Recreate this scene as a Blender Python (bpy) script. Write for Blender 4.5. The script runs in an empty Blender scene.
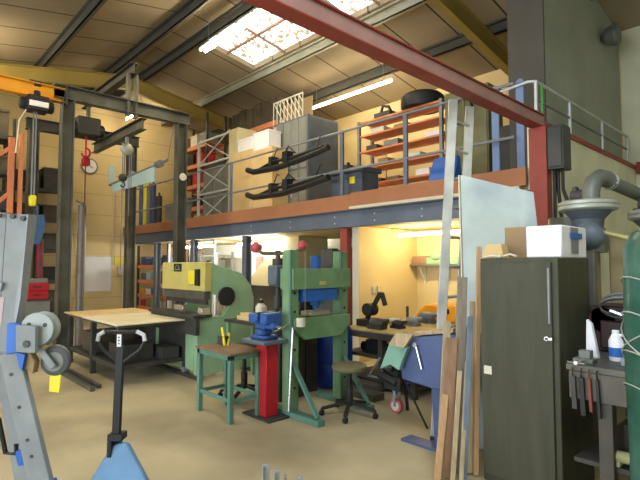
import bpy, bmesh, math, random
from mathutils import Vector, Matrix
random.seed(7)
S = bpy.context.scene
C = S.collection
PI = math.pi

# ------------------------------------------------------------ camera
cd = bpy.data.cameras.new('camera'); cam = bpy.data.objects.new('camera', cd); C.objects.link(cam)
cd.sensor_width = 36.0; cd.lens = 36.0 * 483 / 640; cd.clip_start = .05; cd.clip_end = 200
fy = math.atan2(.682, -.731); fp = math.radians(2.96)
fwd = Vector((math.cos(fy) * math.cos(fp), math.sin(fy) * math.cos(fp), math.sin(fp)))
cam.location = (0, 0, 1.6); cam.rotation_euler = fwd.to_track_quat('-Z', 'Y').to_euler()
S.camera = cam
VIEW = fy - PI / 2          # turns local +y to the camera's heading

# ------------------------------------------------------------ world, exposure
w = bpy.data.worlds.new('world'); S.world = w; w.use_nodes = True
bg = w.node_tree.nodes['Background']; bg.inputs[0].default_value = (.86, .93, 1, 1); bg.inputs[1].default_value = 3.6
S.view_settings.view_transform = 'Standard'; S.view_settings.look = 'None'
S.view_settings.gamma = 1; S.view_settings.use_curve_mapping = False; S.view_settings.exposure = 0.0
TUBE = 120.0                 # strength of the fluorescent tubes
WARM = (1, .83, .54)
def lamp(loc, size, power, col, rot=(0, 0, 0)):
    l = bpy.data.lights.new('lamp', 'AREA'); l.shape = 'RECTANGLE'; l.size, l.size_y = size; l.energy = power; l.color = col
    o = bpy.data.objects.new('lamp_light', l); o.location = loc; o.rotation_euler = rot; C.objects.link(o); return o
# daylight through the vehicle door behind the camera
lamp((.2, 1.2, 5.78), (3.2, 2.0), 210, (.86, .93, 1))   # added fill lamp under the added rooflight, brightens the right side
lamp((-3.5, -4.9, 2.2), (8.6, 4.0), 330, (.86, .93, 1), (PI / 2, 0, 0))

# ------------------------------------------------------------ materials
def lin(c): return tuple((x / 255 / 12.92 if x / 255 <= .04045 else ((x / 255 + .055) / 1.055) ** 2.4) for x in c)
MC = {}
def mat(name, rgb, rough=.6, metal=0, var=.18, scale=6, dirt=None, dirt_amt=.0, bump=.0, stretch=None, spec=.4, alpha=1):
    if name in MC: return MC[name]
    m = bpy.data.materials.new(name); m.use_nodes = True; nt = m.node_tree; b = nt.nodes['Principled BSDF']
    b.inputs['Roughness'].default_value = rough; b.inputs['Metallic'].default_value = metal
    b.inputs['Specular IOR Level'].default_value = spec
    c = lin(rgb)
    tc = nt.nodes.new('ShaderNodeTexCoord'); mp = nt.nodes.new('ShaderNodeMapping'); nt.links.new(tc.outputs['Object'], mp.inputs[0])
    if stretch: mp.inputs['Scale'].default_value = stretch
    n = nt.nodes.new('ShaderNodeTexNoise'); n.inputs['Scale'].default_value = scale; n.inputs['Detail'].default_value = 6
    nt.links.new(mp.outputs[0], n.inputs['Vector'])
    r = nt.nodes.new('ShaderNodeValToRGB'); nt.links.new(n.outputs['Fac'], r.inputs[0])
    r.color_ramp.elements[0].position = .3; r.color_ramp.elements[1].position = .7
    r.color_ramp.elements[0].color = tuple(x * (1 - var) for x in c) + (1,)
    r.color_ramp.elements[1].color = tuple(min(1, x * (1 + var)) for x in c) + (1,)
    out = r.outputs[0]
    if dirt:
        n2 = nt.nodes.new('ShaderNodeTexNoise'); n2.inputs['Scale'].default_value = scale * .6; n2.inputs['Detail'].default_value = 9
        nt.links.new(mp.outputs[0], n2.inputs['Vector'])
        r2 = nt.nodes.new('ShaderNodeValToRGB'); nt.links.new(n2.outputs['Fac'], r2.inputs[0])
        r2.color_ramp.elements[0].position = .45; r2.color_ramp.elements[1].position = .7
        r2.color_ramp.elements[0].color = (0, 0, 0, 1); r2.color_ramp.elements[1].color = (dirt_amt,) * 3 + (1,)
        mx = nt.nodes.new('ShaderNodeMixRGB'); nt.links.new(r2.outputs[0], mx.inputs[0]); nt.links.new(out, mx.inputs[1])
        mx.inputs[2].default_value = lin(dirt) + (1,); out = mx.outputs[0]
    nt.links.new(out, b.inputs['Base Color'])
    if bump:
        bp = nt.nodes.new('ShaderNodeBump'); bp.inputs['Strength'].default_value = bump; bp.inputs['Distance'].default_value = .02
        nt.links.new(n.outputs['Fac'], bp.inputs['Height']); nt.links.new(bp.outputs[0], b.inputs['Normal'])
    MC[name] = m; return m
def emis(name, rgb, st):
    m = bpy.data.materials.new(name); m.use_nodes = True; nt = m.node_tree; nt.nodes.clear()
    e = nt.nodes.new('ShaderNodeEmission'); e.inputs[0].default_value = tuple(rgb) + (1,); e.inputs[1].default_value = st
    o = nt.nodes.new('ShaderNodeOutputMaterial'); nt.links.new(e.outputs[0], o.inputs[0]); return m
def add_lines(m, axis, period, width, dark):
    """real joints between boards: thin darker lines every `period` along an axis"""
    nt = m.node_tree; b = nt.nodes['Principled BSDF']; src = b.inputs['Base Color'].links[0].from_socket
    tc = nt.nodes.new('ShaderNodeTexCoord'); sp = nt.nodes.new('ShaderNodeSeparateXYZ'); nt.links.new(tc.outputs['Object'], sp.inputs[0])
    a = nt.nodes.new('ShaderNodeMath'); a.operation = 'DIVIDE'; a.inputs[1].default_value = period; nt.links.new(sp.outputs[axis], a.inputs[0])
    f = nt.nodes.new('ShaderNodeMath'); f.operation = 'FRACT'; nt.links.new(a.outputs[0], f.inputs[0])
    l = nt.nodes.new('ShaderNodeMath'); l.operation = 'LESS_THAN'; l.inputs[1].default_value = width / period; nt.links.new(f.outputs[0], l.inputs[0])
    mx = nt.nodes.new('ShaderNodeMixRGB'); nt.links.new(l.outputs[0], mx.inputs[0]); nt.links.new(src, mx.inputs[1]); mx.inputs[2].default_value = lin(dark) + (1,)
    nt.links.new(mx.outputs[0], b.inputs['Base Color'])

M_floor = mat('floor_concrete', (176, 165, 134), .62, 0, .16, 1.1, (118, 108, 86), .75, .12)
M_roof = mat('roof_board', (150, 136, 112), .9, 0, .12, .7, (92, 84, 68), .5); add_lines(M_roof, 0, 1.0, .035, (48, 42, 34))
M_wallY = mat('cream_wall', (220, 200, 150), .85, 0, .05, 1.2, (190, 172, 128), .4); 
M_wallL = mat('cream_block_wall', (218, 196, 146), .85, 0, .05, 1.2, (186, 168, 122), .4); add_lines(M_wallL, 2, .62, .012, (158, 140, 98))
M_wallR = mat('pale_render_wall', (228, 228, 202), .85, 0, .08, 2, (190, 190, 164), .5)
M_wallO = mat('white_office_wall', (222, 224, 214), .85, 0, .03, 1)
M_grey = mat('grey_cladding', (160, 166, 152), .8, 0, .08, 1.5, (136, 142, 130), .5); 
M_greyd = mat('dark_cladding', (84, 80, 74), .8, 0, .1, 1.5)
M_purlin = mat('purlin_steel', (70, 70, 66), .6, .2, .1, 3)
M_purlinL = mat('purlin_pale_steel', (150, 148, 132), .55, .3, .1, 3)
M_rafter = mat('rafter_olive', (150, 130, 66), .6, 0, .12, 2)
M_steel = mat('gantry_steel', (92, 92, 84), .5, .35, .2, 4, (60, 56, 50), .6)
M_dark = mat('dark_steel', (66, 65, 62), .55, .3, .25, 5)
M_black = mat('black_paint', (30, 31, 33), .5, 0, .2, 8)
M_rubber = mat('rubber', (38, 38, 40), .8, 0, .15, 9)
M_red = mat('red_oxide', (148, 66, 56), .6, 0, .15, 4, (120, 84, 72), .4)
M_pink = mat('dusty_daylit_red_oxide', (156, 118, 110), .8, 0, .12, 4)  # dusty beam side, with its daylight put into the paler pink
M_blueb = mat('blue_grey_steel', (104, 114, 130), .55, .1, .12, 3, (86, 94, 106), .5)
M_blueflat = mat('pale_blue_paint', (112, 132, 172), .6, 0, .1, 5)
M_kick = mat('orange_board', (166, 112, 78), .7, 0, .1, 2.5, (150, 100, 70), .5)
M_strip = mat('pale_strip', (205, 198, 175), .7, 0, .06, 3)
M_rail = mat('rail_steel', (128, 132, 136), .5, .2, .15, 6)
M_raillt = mat('rail_galv', (192, 198, 198), .4, .2, .1, 6)
M_yel = mat('jib_yellow', (214, 148, 26), .5, 0, .1, 4)
M_lift = mat('lift_aluminium', (134, 138, 138), .75, 0, .1, 7, (108, 112, 114), .5)
M_alu = mat('aluminium', (196, 196, 190), .45, .25, .1, 7, (140, 142, 142), .5)
M_galv = mat('galvanised_sheet', (176, 188, 184), .55, .1, .14, 3, (138, 152, 164), .9)
M_green = mat('machine_green', (138, 172, 136), .5, 0, .08, 4, (116, 146, 114), .5)
M_green2 = mat('press_green', (112, 148, 108), .5, 0, .12, 5, (88, 122, 84), .6)
M_teal = mat('teal_paint', (88, 128, 114), .5, 0, .12, 6, (76, 104, 94), .5)
M_gyel = mat('machine_yellow', (184, 174, 100), .5, 0, .1, 4, (150, 136, 66), .5)
M_oliveg = mat('locker_green', (60, 61, 44), .6, 0, .12, 3, (78, 78, 62), .5, 0, (6, 6, 1))
M_wood = mat('plywood', (214, 186, 132), .7, 0, .1, 3, (196, 164, 110), .5, 0, (1, 5, 1))
M_woodp = mat('pale_board', (220, 210, 178), .7, 0, .06, 3)
M_brownw = mat('brown_timber', (150, 118, 92), .8, 0, .2, 4, (110, 80, 60), .5, 0, (8, 8, .6))
M_palew = mat('pale_timber', (178, 160, 128), .8, 0, .16, 4, (140, 122, 96), .5, 0, (8, 8, .6))
M_greyw = mat('grey_timber', (138, 128, 112), .8, 0, .2, 4, None, 0, 0, (8, 8, .6))
M_orangew = mat('orange_timber', (184, 148, 108), .8, 0, .16, 4, None, 0, 0, (8, 8, .6))
M_redp = mat('red_paint', (176, 30, 40), .45, 0, .1, 5)
M_pinkb = mat('red_ball', (186, 74, 84), .35, 0, .1, 5)
M_blue = mat('blue_paint', (74, 90, 132), .45, 0, .14, 5, (44, 56, 88), .5)
M_blue2 = mat('bright_blue', (40, 96, 176), .5, 0, .12, 5)
M_pjblue = mat('pallet_blue', (94, 136, 172), .5, 0, .14, 8, (88, 118, 150), .5)
M_drum = mat('drum_blue', (34, 66, 170), .45, 0, .08, 5)
M_navy = mat('navy_crate', (80, 90, 104), .6, 0, .12, 5, (50, 58, 70), .5)
M_orange = mat('rack_orange', (212, 130, 90), .5, 0, .1, 5)
M_white = mat('white_plastic', (226, 226, 230), .5, 0, .03, 5)
M_offw = mat('off_white', (206, 202, 184), .7, 0, .06, 5)
M_beige = mat('beige_panel', (196, 184, 142), .7, 0, .06, 3)
M_tan = mat('tan_board', (204, 176, 124), .75, 0, .08, 3)
M_cab = mat('grey_cabinet', (118, 120, 116), .6, .1, .12, 4)
M_card = mat('cardboard', (150, 126, 92), .8, 0, .12, 4)
M_dkcard = mat('dark_box', (80, 72, 58), .8, 0, .3, 4)
M_olive = mat('olive_locker', (112, 110, 78), .6, 0, .12, 4)
M_gtxt = mat('bright_green', (40, 190, 80), .5)
M_lblue = mat('light_blue_panel', (176, 204, 208), .6, 0, .06, 3)
M_yelb = mat('bright_yellow', (222, 206, 40), .5, 0, .05, 5)
M_orb = mat('orange_case', (232, 158, 24), .5, 0, .08, 5)
M_maroon = mat('maroon', (112, 36, 46), .6)
M_wrap = mat('green_wrapped', (40, 84, 70), .3, 0, .3, 7, (88, 124, 114), .4)
M_tan2 = mat('machine_tan', (160, 146, 108), .6, 0, .1, 4)
M_grnlt = mat('flange_grey', (170, 174, 164), .45, .3, .1, 6)
M_dgrey = mat('duct_grey', (108, 112, 106), .5, .3, .12, 5)
M_slate = mat('slate_blue', (92, 102, 114), .5, .1, .12, 5)
M_chrome = mat('bright_steel', (205, 205, 205), .25, .9, .05, 6)
M_seat = mat('olive_seat', (104, 98, 72), .7, 0, .1, 6)
M_benchtop = mat('bench_top', (170, 150, 92), .7, 0, .16, 5, (96, 84, 56), .5)
M_tube = emis('tube_warm', WARM, TUBE)
M_tubeo = emis('tube_office', (1, .97, .86), 190)
M_glasswhite = mat('soft_cloth_blue', (70, 100, 140), .8, 0, .2, 6)

# ------------------------------------------------------------ mesh helper
class MB:
    def __init__(s): s.b = bmesh.new()
    def box(s, x0, x1, y0, y1, z0, z1, rot=None, piv=None):
        v = [s.b.verts.new((x, y, z)) for x in (x0, x1) for y in (y0, y1) for z in (z0, z1)]
        for f in ((0, 1, 3, 2), (4, 6, 7, 5), (0, 4, 5, 1), (2, 3, 7, 6), (0, 2, 6, 4), (1, 5, 7, 3)): s.b.faces.new([v[i] for i in f])
        if rot:
            p = Vector(piv) if piv else Vector(((x0 + x1) / 2, (y0 + y1) / 2, (z0 + z1) / 2))
            bmesh.ops.rotate(s.b, verts=v, cent=p, matrix=Matrix.Rotation(rot[1], 3, rot[0]))
        return s
    def bar(s, p, q, w, h=None, up=(0, 0, 1)):
        p, q = Vector(p), Vector(q); h = h or w; d = (q - p).normalized(); u = Vector(up)
        if abs(d.dot(u)) > .98: u = Vector((0, 1, 0))
        r = d.cross(u).normalized(); u = r.cross(d).normalized()
        a = [s.b.verts.new(e + r * (i * w / 2) + u * (j * h / 2)) for e in (p, q) for i, j in ((-1, -1), (1, -1), (1, 1), (-1, 1))]
        for f in ((3, 2, 1, 0), (4, 5, 6, 7), (0, 1, 5, 4), (1, 2, 6, 5), (2, 3, 7, 6), (3, 0, 4, 7)): s.b.faces.new([a[i] for i in f])
        return s
    def ibeam(s, p, q, w, h, t=.015):
        p, q = Vector(p), Vector(q); o = Vector((0, 0, h / 2 - t / 2))
        s.bar(p + o, q + o, w, t); s.bar(p - o, q - o, w, t); s.bar(p, q, t, h - 2 * t); return s
    def hpost(s, x, y, z0, z1, w, d, t=.02):
        s.box(x - w / 2, x + w / 2, y - d / 2, y - d / 2 + t, z0, z1); s.box(x - w / 2, x + w / 2, y + d / 2 - t, y + d / 2, z0, z1)
        s.box(x - t / 2, x + t / 2, y - d / 2 + t, y + d / 2 - t, z0, z1); return s
    def cyl(s, p, q, r, r2=None, n=16):
        p, q = Vector(p), Vector(q); r2 = r if r2 is None else r2; d = (q - p).normalized()
        u = Vector((0, 0, 1)) if abs(d.z) < .9 else Vector((1, 0, 0)); a = d.cross(u).normalized(); b = d.cross(a)
        R = [[s.b.verts.new(e + (a * math.cos(k * 2 * PI / n) + b * math.sin(k * 2 * PI / n)) * rr) for k in range(n)] for e, rr in ((p, r), (q, r2))]
        for k in range(n): s.b.faces.new((R[0][k], R[0][(k + 1) % n], R[1][(k + 1) % n], R[1][k]))
        s.b.faces.new(R[0][::-1]); s.b.faces.new(R[1]); return s
    def lathe(s, c, prof, n=20, axis='Z'):
        c = Vector(c); rings = []
        for r, z in prof:
            ring = []
            for k in range(n):
                t = k * 2 * PI / n; a, b = r * math.cos(t), r * math.sin(t)
                v = {'Z': (a, b, z), 'X': (z, a, b), 'Y': (b, z, a)}[axis]
                ring.append(s.b.verts.new(c + Vector(v)))
            rings.append(ring)
        for i in range(len(rings) - 1):
            for k in range(n): s.b.faces.new((rings[i][k], rings[i][(k + 1) % n], rings[i + 1][(k + 1) % n], rings[i + 1][k]))
        s.b.faces.new(rings[0][::-1]); s.b.faces.new(rings[-1]); return s
    def tube(s, pts, r, n=8, closed=False):
        P = [Vector(p) for p in pts]; m = len(P); rings = []; pu = None
        for i, p in enumerate(P):
            if closed: d = (P[(i + 1) % m] - P[i - 1]).normalized()
            else: d = (P[min(i + 1, m - 1)] - P[max(i - 1, 0)]).normalized()
            if pu is None:
                u = Vector((0, 0, 1)) if abs(d.z) < .9 else Vector((1, 0, 0)); pu = d.cross(u).normalized()
            pu = (pu - d * pu.dot(d)).normalized(); b = d.cross(pu)
            rings.append([s.b.verts.new(p + (pu * math.cos(k * 2 * PI / n) + b * math.sin(k * 2 * PI / n)) * r) for k in range(n)])
        for i in range(m if closed else m - 1):
            A, B = rings[i], rings[(i + 1) % m]
            for k in range(n): s.b.faces.new((A[k], A[(k + 1) % n], B[(k + 1) % n], B[k]))
        if not closed: s.b.faces.new(rings[0][::-1]); s.b.faces.new(rings[-1])
        return s
    def prism(s, pts, a0, a1, axis='Y'):
        def mk(p, a): return {'Y': (p[0], a, p[1]), 'X': (a, p[0], p[1]), 'Z': (p[0], p[1], a)}[axis]
        A = [s.b.verts.new(mk(p, a0)) for p in pts]; B = [s.b.verts.new(mk(p, a1)) for p in pts]; n = len(pts)
        for k in range(n): s.b.faces.new((A[k], A[(k + 1) % n], B[(k + 1) % n], B[k]))
        s.b.faces.new(A[::-1]); s.b.faces.new(B); return s
    def ball(s, c, r, sc=(1, 1, 1), n=16):
        g = bmesh.ops.create_uvsphere(s.b, u_segments=n, v_segments=n // 2 + 2, radius=r)
        for v in g['verts']: v.co = Vector((v.co.x * sc[0], v.co.y * sc[1], v.co.z * sc[2])) + Vector(c)
        return s
    def build(s, name, m, parent=None, bevel=.003, smooth=True):
        bmesh.ops.recalc_face_normals(s.b, faces=s.b.faces)
        me = bpy.data.meshes.new(name)
        if smooth:
            for f in s.b.faces: f.smooth = True
            for e in s.b.edges:
                if len(e.link_faces) == 2 and e.calc_face_angle(0) > math.radians(35): e.smooth = False
        s.b.to_mesh(me); s.b.free()
        me.materials.append(m); o = bpy.data.objects.new(name, me); C.objects.link(o)
        if parent: o.parent = parent
        if bevel:
            bv = o.modifiers.new('bevel', 'BEVEL'); bv.width = bevel; bv.segments = 1; bv.limit_method = 'ANGLE'; bv.angle_limit = math.radians(50)
        return o
def tag(o, label, cat, group=None, kind=None):
    o['label'] = label; o['category'] = cat
    if group: o['group'] = group
    if kind: o['kind'] = kind
    return o
def thing(name, label, cat, loc=(0, 0, 0), rz=0, group=None):
    o = bpy.data.objects.new(name, None); C.objects.link(o); o.empty_display_size = .1
    o.location = loc; o.rotation_euler = (0, 0, rz); return tag(o, label, cat, group)
def struct(o): o['kind'] = 'structure'; return o
def one(mb, name, m, label, cat, group=None, bevel=.003, loc=None):
    o = mb.build(name, m, None, bevel); 
    if loc: o.location = loc
    return tag(o, label, cat, group)
def copy_tree(o, label, loc=None, rz=None, parent=None):
    c = o.copy(); C.objects.link(c); c.parent = parent
    if label: c['label'] = label
    if loc is not None: c.location = loc
    if rz is not None: c.rotation_euler = (0, 0, rz)
    for ch in list(o.children): copy_tree(ch, None, parent=c)
    return c

# ------------------------------------------------------------ room shell
XL, XR, YB, YF = -15.2, 3.5, 10.0, -5.0
RZ, RY, SL = 6.815, 4.83, .176
def roofz(y): return RZ - SL * abs(y - RY)
struct(MB().box(XL - .2, XR + .2, YF - .2, YB + .2, -.15, 0).build('floor', M_floor, None, 0))
gable = [(YF, 0), (YB, 0), (YB, roofz(YB)), (RY, RZ), (YF, roofz(YF))]
struct(MB().prism(gable, XL - .2, XL, 'X').build('wall_left', M_wallL, None, 0))
struct(MB().prism(gable, XR, XR + .2, 'X').build('wall_right', M_wallR, None, 0))
struct(MB().box(XL, -2.6, YB, YB + .2, 0, roofz(YB) + .1).build('wall_back', M_wallY, None, 0))
struct(MB().box(-2.6, XR, YB, YB + .2, 0, roofz(YB) + .1).build('wall_back_right', M_wallR, None, 0))
# wall behind the camera, with the open vehicle door
mf = MB().box(XL, -8, YF - .2, YF, 0, 5.0); mf.box(1, XR, YF - .2, YF, 0, 5.0); mf.box(-8, 1, YF - .2, YF, 4.3, 5.0)
struct(mf.build('wall_front', M_wallR, None, 0))
# roof slabs with openings for two rooflights and an added one overhead
SK = [(-9.75, -7.25), (-6.5, -4.9)]; SY0, SY1 = 5.38, 6.84
mr = MB()
def slab(x0, x1, y0, y1, t=.12):
    mr.prism([(y0, roofz(y0)), (y1, roofz(y1)), (y1, roofz(y1) + t), (y0, roofz(y0) + t)], x0, x1, 'X')
slab(XL - .2, XR + .2, YF - .2, .1); slab(XL - .2, XR + .2, 2.3, RY); slab(XL - .2, -1.4, .1, 2.3); slab(1.8, XR + .2, .1, 2.3); slab(XL - .2, XR + .2, RY, SY0); slab(XL - .2, XR + .2, SY1, YB + .2)
slab(XL - .2, SK[0][0], SY0, SY1); slab(SK[0][1], SK[1][0], SY0, SY1); slab(SK[1][1], XR + .2, SY0, SY1)
struct(mr.build('ceiling', M_roof, None, 0))
# rooflights: dirty corrugated sheet
ms = bpy.data.materials.new('rooflight_sheet'); ms.use_nodes = True; nt = ms.node_tree; nt.nodes.clear()
o_ = nt.nodes.new('ShaderNodeOutputMaterial'); tr = nt.nodes.new('ShaderNodeBsdfTransparent'); tr.inputs[0].default_value = (.95, .97, .95, 1)
df = nt.nodes.new('ShaderNodeBsdfTranslucent'); df.inputs[0].default_value = lin((176, 150, 96)) + (1,)
df2 = nt.nodes.new('ShaderNodeBsdfDiffuse'); df2.inputs[0].default_value = lin((110, 92, 60)) + (1,)
a_ = nt.nodes.new('ShaderNodeMixShader'); a_.inputs[0].default_value = .45
tc = nt.nodes.new('ShaderNodeTexCoord'); nn = nt.nodes.new('ShaderNodeTexNoise'); nn.inputs['Scale'].default_value = 8.5; nn.inputs['Detail'].default_value = 8; nn.inputs['Roughness'].default_value = .6
nt.links.new(tc.outputs['Object'], nn.inputs['Vector'])
rr = nt.nodes.new('ShaderNodeValToRGB'); rr.color_ramp.elements[0].position = .47; rr.color_ramp.elements[1].position = .58
nt.links.new(nn.outputs['Fac'], rr.inputs[0]); b_ = nt.nodes.new('ShaderNodeMixShader')
nt.links.new(df.outputs[0], a_.inputs[1]); nt.links.new(df2.outputs[0], a_.inputs[2])
nt.links.new(rr.outputs[0], b_.inputs[0]); nt.links.new(tr.outputs[0], b_.inputs[1]); nt.links.new(a_.outputs[0], b_.inputs[2]); nt.links.new(b_.outputs[0], o_.inputs[0])
for i, (x0, x1) in enumerate(SK):
    mb = MB(); n = int((x1 - x0) / .0375); vs = []
    for k in range(n + 1):
        x = x0 + (x1 - x0) * k / n; dz = .03 * math.sin((x - x0) / .15 * 2 * PI)
        vs.append([mb.b.verts.new((x, y, roofz(y) + .15 + dz)) for y in (SY0 - .1, SY1 + .1)])
    for k in range(n): mb.b.faces.new((vs[k][0], vs[k + 1][0], vs[k + 1][1], vs[k][1]))
    struct(mb.build('window_%d' % (i + 1), ms, None, 0))
    xm = (x0 + x1) / 2
    mb = MB(); mb.bar((xm, SY0, roofz(SY0) + .03), (xm, SY1, roofz(SY1) + .03), .03, .05)
    mb.bar((x0, SY0 + .7, roofz(SY0 + .7) + .06), (x1, SY0 + .7, roofz(SY0 + .7) + .06), .05, .04)
    struct(mb.build('trim_%d' % (10 + i), M_brownw, None, 0))
struct(MB().prism([(.05, roofz(.05) + .13), (2.35, roofz(2.35) + .13), (2.35, roofz(2.35) + .15), (.05, roofz(.05) + .15)], -1.45, 1.85, 'X').build('window_3', ms, None, 0))  # unseen rooflight, added to bring cool daylight to the right
# purlins along the building, rafters across
pn = 20
for y, m in ((-3.5, M_purlin), (-1.9, M_purlin), (-.33, M_purlin), (2.835, M_purlin), (4.435, M_purlin), (5.21, M_purlin), (6.96, M_purlinL), (8.49, M_purlin)):
    mb = MB(); z = roofz(y)
    mb.box(XL, XR, y - .012, y + .012, z - .22, z + .0); mb.box(XL, XR, y - .012, y + .07, z - .22, z - .2); mb.box(XL, XR, y - .07, y + .012, z - .04, z - .0)
    struct(mb.build('trim_%d' % pn, m, None, 0)); pn += 1
for x in (-12.6, -4.35, 2.6):
    mb = MB()
    for ya, yb in ((YF, RY), (RY, YB)):
        for o, ww, hh in ((-.24, .16, .02), (-.41, .02, .34), (-.58, .16, .02)):
            mb.bar((x, ya, roofz(ya) + o), (x, yb, roofz(yb) + o), ww, hh)
    mb.hpost(x, YB - .25, 0 if x > 0 else 2.6, roofz(YB) - .3, .16, .3)
    struct(mb.build('trim_%d' % pn, M_rafter, None, 0)); pn += 1

# ------------------------------------------------------------ mezzanine and rooms below
mz = thing('mezzanine', 'blue steel mezzanine with orange kickboard spanning the workshop', 'mezzanine', (-9, 5.8, 2.6))
def W(mb, name, m, root, bevel=.003):     # part given in world coordinates
    o = mb.build(name, m, root, bevel); o.matrix_parent_inverse = Matrix.Translation(root.location).inverted(); return o
W(MB().box(XL + .01, -2.55, 5.9, YB - .01, 2.26, 2.58), 'deck', M_wallY, mz, 0)
mb = MB().ibeam((XL + .02, 5.86, 2.37), (-2.53, 5.86, 2.37), .14, .28); W(mb, 'beam', M_blueb, mz)
kb = MB().box(XL + .02, -5.45, 5.76, 5.79, 2.51, 2.765); W(kb, 'kickboard', M_kick, mz)
kb = MB().box(-5.44, -2.53, 5.75, 5.78, 2.56, 2.785); W(kb, 'kickboard', M_kick, mz)
W(MB().box(-5.44, -2.6, 5.72, 5.75, 2.51, 2.558), 'edge_strip', M_strip, mz)
for x in (-5.0, -5.9, -4.1, -3.3, -7.1, -8.4): 
    mb = MB()
    for z in (2.31, 2.42): mb.cyl((x, 5.86, z), (x, 5.845, z), .014, n=8)
    W(mb, 'bolt', M_raillt, mz, 0)
for x, m in ((-8.62, M_blueb), (-10.9, M_blueb), (-13.0, M_blueb)): W(MB().hpost(x, 5.9, 0, 2.22, .16, .14), 'column', m, mz)
W(MB().box(-5.76, -5.6, 5.84, 5.96, 0, 2.22), 'column', M_red, mz)['label'] = 'red oxide column'
# walls of the yellow bay and the office under the mezzanine
struct(MB().box(-5.55, -5.45, 5.97, 7.7, 0, 2.25).build('wall_bay_left', M_wallY, None, 0))
struct(MB().box(-5.45, -2.56, 7.6, 7.7, 0, 2.25).build('wall_bay_back', M_wallY, None, 0))
struct(MB().box(XL, -5.55, 8.5, 8.6, 0, 2.25).build('wall_office_back', M_wallO, None, 0))
struct(MB().box(-2.55, -2.41, 5.86, YB, 0, 3.3).build('wall_stair_side', M_wallR, None, 0))
struct(MB().box(-2.56, -2.38, 5.8, YB, 3.3, 3.36).build('trim_1', M_red, None, 0))
struct(MB().box(-2.38, XR, YB - .12, YB, 3.22, 3.42).build('trim_2', M_red, None, 0))
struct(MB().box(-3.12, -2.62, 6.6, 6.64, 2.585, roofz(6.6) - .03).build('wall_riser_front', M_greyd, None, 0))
mb = MB().prism([(6.64, 2.585), (YB, 2.585), (YB, roofz(YB) - .02), (6.64, roofz(6.64) - .02)], -3.12, -2.62, 'X')
struct(mb.build('wall_riser_side', M_grey, None, 0))
# pilaster strip on the bay corner
struct(MB().box(-5.56, -5.42, 5.93, 5.97, 0, 2.25).build('trim_3', M_strip, None, 0))
# skirting of dark concrete below benches in the bay
# handrail on the mezzanine front
hr = thing('handrail', 'grey steel handrail along the mezzanine edge', 'railing', (-9, 5.85, 2.6))
for x in (-13.6, -11.4, -9.18, -5.72, -4.38): W(MB().box(x - .035, x + .035, 5.83, 5.87, 2.585, 3.9), 'post', M_blueb if x > -10 else M_rail, hr)
for z in (3.88, 3.2): W(MB().cyl((-14.6, 5.85, z), (-2.7, 5.85, z), .021, n=8), 'rail', M_rail, hr, 0)
for x in (-2.99, -2.66):
    one(MB().box(x - .05, x + .05, 5.92, 5.95, 2.585, 3.9).cyl((x, 5.92, 3.9), (x, 5.95, 3.9), .05, n=12), 'flat_post', M_blueflat,
        'pale blue flat post above the mezzanine, ' + ('nearer the dark riser' if x > -2.8 else 'nearer the aluminium ladder'), 'post', 'pale blue flat posts')
sr = thing('handrail', 'galvanised handrail above the pale wall on the right', 'railing', (-2.47, 8, 3.36))
for y in (5.95, 7.05, 8.4, 9.72): W(MB().cyl((-2.47, y, 3.36), (-2.47, y, 3.86), .022, n=8).cyl((-2.47, y, 3.36), (-2.47, y, 3.38), .05, n=8), 'post', M_raillt, sr, 0)
W(MB().tube([(-2.9, 5.9, 3.84), (-2.55, 5.9, 3.87), (-2.47, 5.95, 3.87), (-2.47, 9.72, 3.87)], .02), 'rail', M_raillt, sr, 0)
W(MB().cyl((-2.47, 5.95, 3.64), (-2.47, 9.72, 3.64), .016, n=8), 'rail', M_rail, sr, 0)
one(MB().cyl((-2.36, 5.86, 3.365), (-2.36, 5.86, 3.78), .014, n=8), 'green_pole', mat('pole_green', (60, 150, 64)), 'thin green pole standing at the end of the galvanised handrail', 'pole', bevel=0)
# red portal
rp = thing('red_portal', 'red oxide steel post and long overhead beam near the ladder', 'steel frame', (-2.33, 5.7, 0))
W(MB().box(-2.43, -2.23, 5.62, 5.76, 0, 3.2), 'post', M_red, rp)
W(MB().box(-2.41, -2.27, YF + .02, 5.76, 3.2, 3.215).box(-2.41, -2.27, YF + .02, 5.76, 3.34, 3.355), 'flange', M_red, rp)
W(MB().box(-2.385, -2.29, YF + .02, 5.74, 3.216, 3.339), 'web', M_pink, rp)['label'] = 'faded dusty pink web, daylight painted in'
# electrical box on the post, with conduits
eb = thing('electrical_box', 'dark grey electrical box with conduits beside the red post', 'electrical box', (-2.2, 5.78, 2.75))
W(MB().box(-2.22, -2.04, 5.62, 5.84, 2.68, 3.18), 'body', mat('box_dark', (58, 60, 58), .5), eb, .006)
W(MB().box(-2.2, -2.06, 5.605, 5.62, 2.71, 3.15), 'door', mat('box_dark2', (66, 68, 66), .5), eb, .004)
for k, (x, dx) in enumerate(((-2.18, 0), (-2.14, .05), (-2.09, .22))):
    W(MB().tube([(x, 5.71, 2.68), (x, 5.71, 2.45), (x + dx * .4, 5.7, 2.2), (x + dx, 5.7, 2.05), (x + dx * 1.6, 5.72, 1.98 if dx else 1.7)], .02), 'conduit', M_black, eb, 0)
# camera on the pale wall top right
sc = thing('floodlight', 'round metal floodlight fixed where grey riser meets the roof', 'lamp', (-2.2, 8.6, 5.4))
W(MB().lathe((-2.45, 9.0, 5.45), [(.05, -.16), (.15, -.08), (.19, .06), (.17, .1)], 16, 'X'), 'reflector', M_dgrey, sc)
W(MB().box(-2.63, -2.5, 8.97, 9.03, 5.42, 5.5), 'bracket', M_dark, sc)

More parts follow.
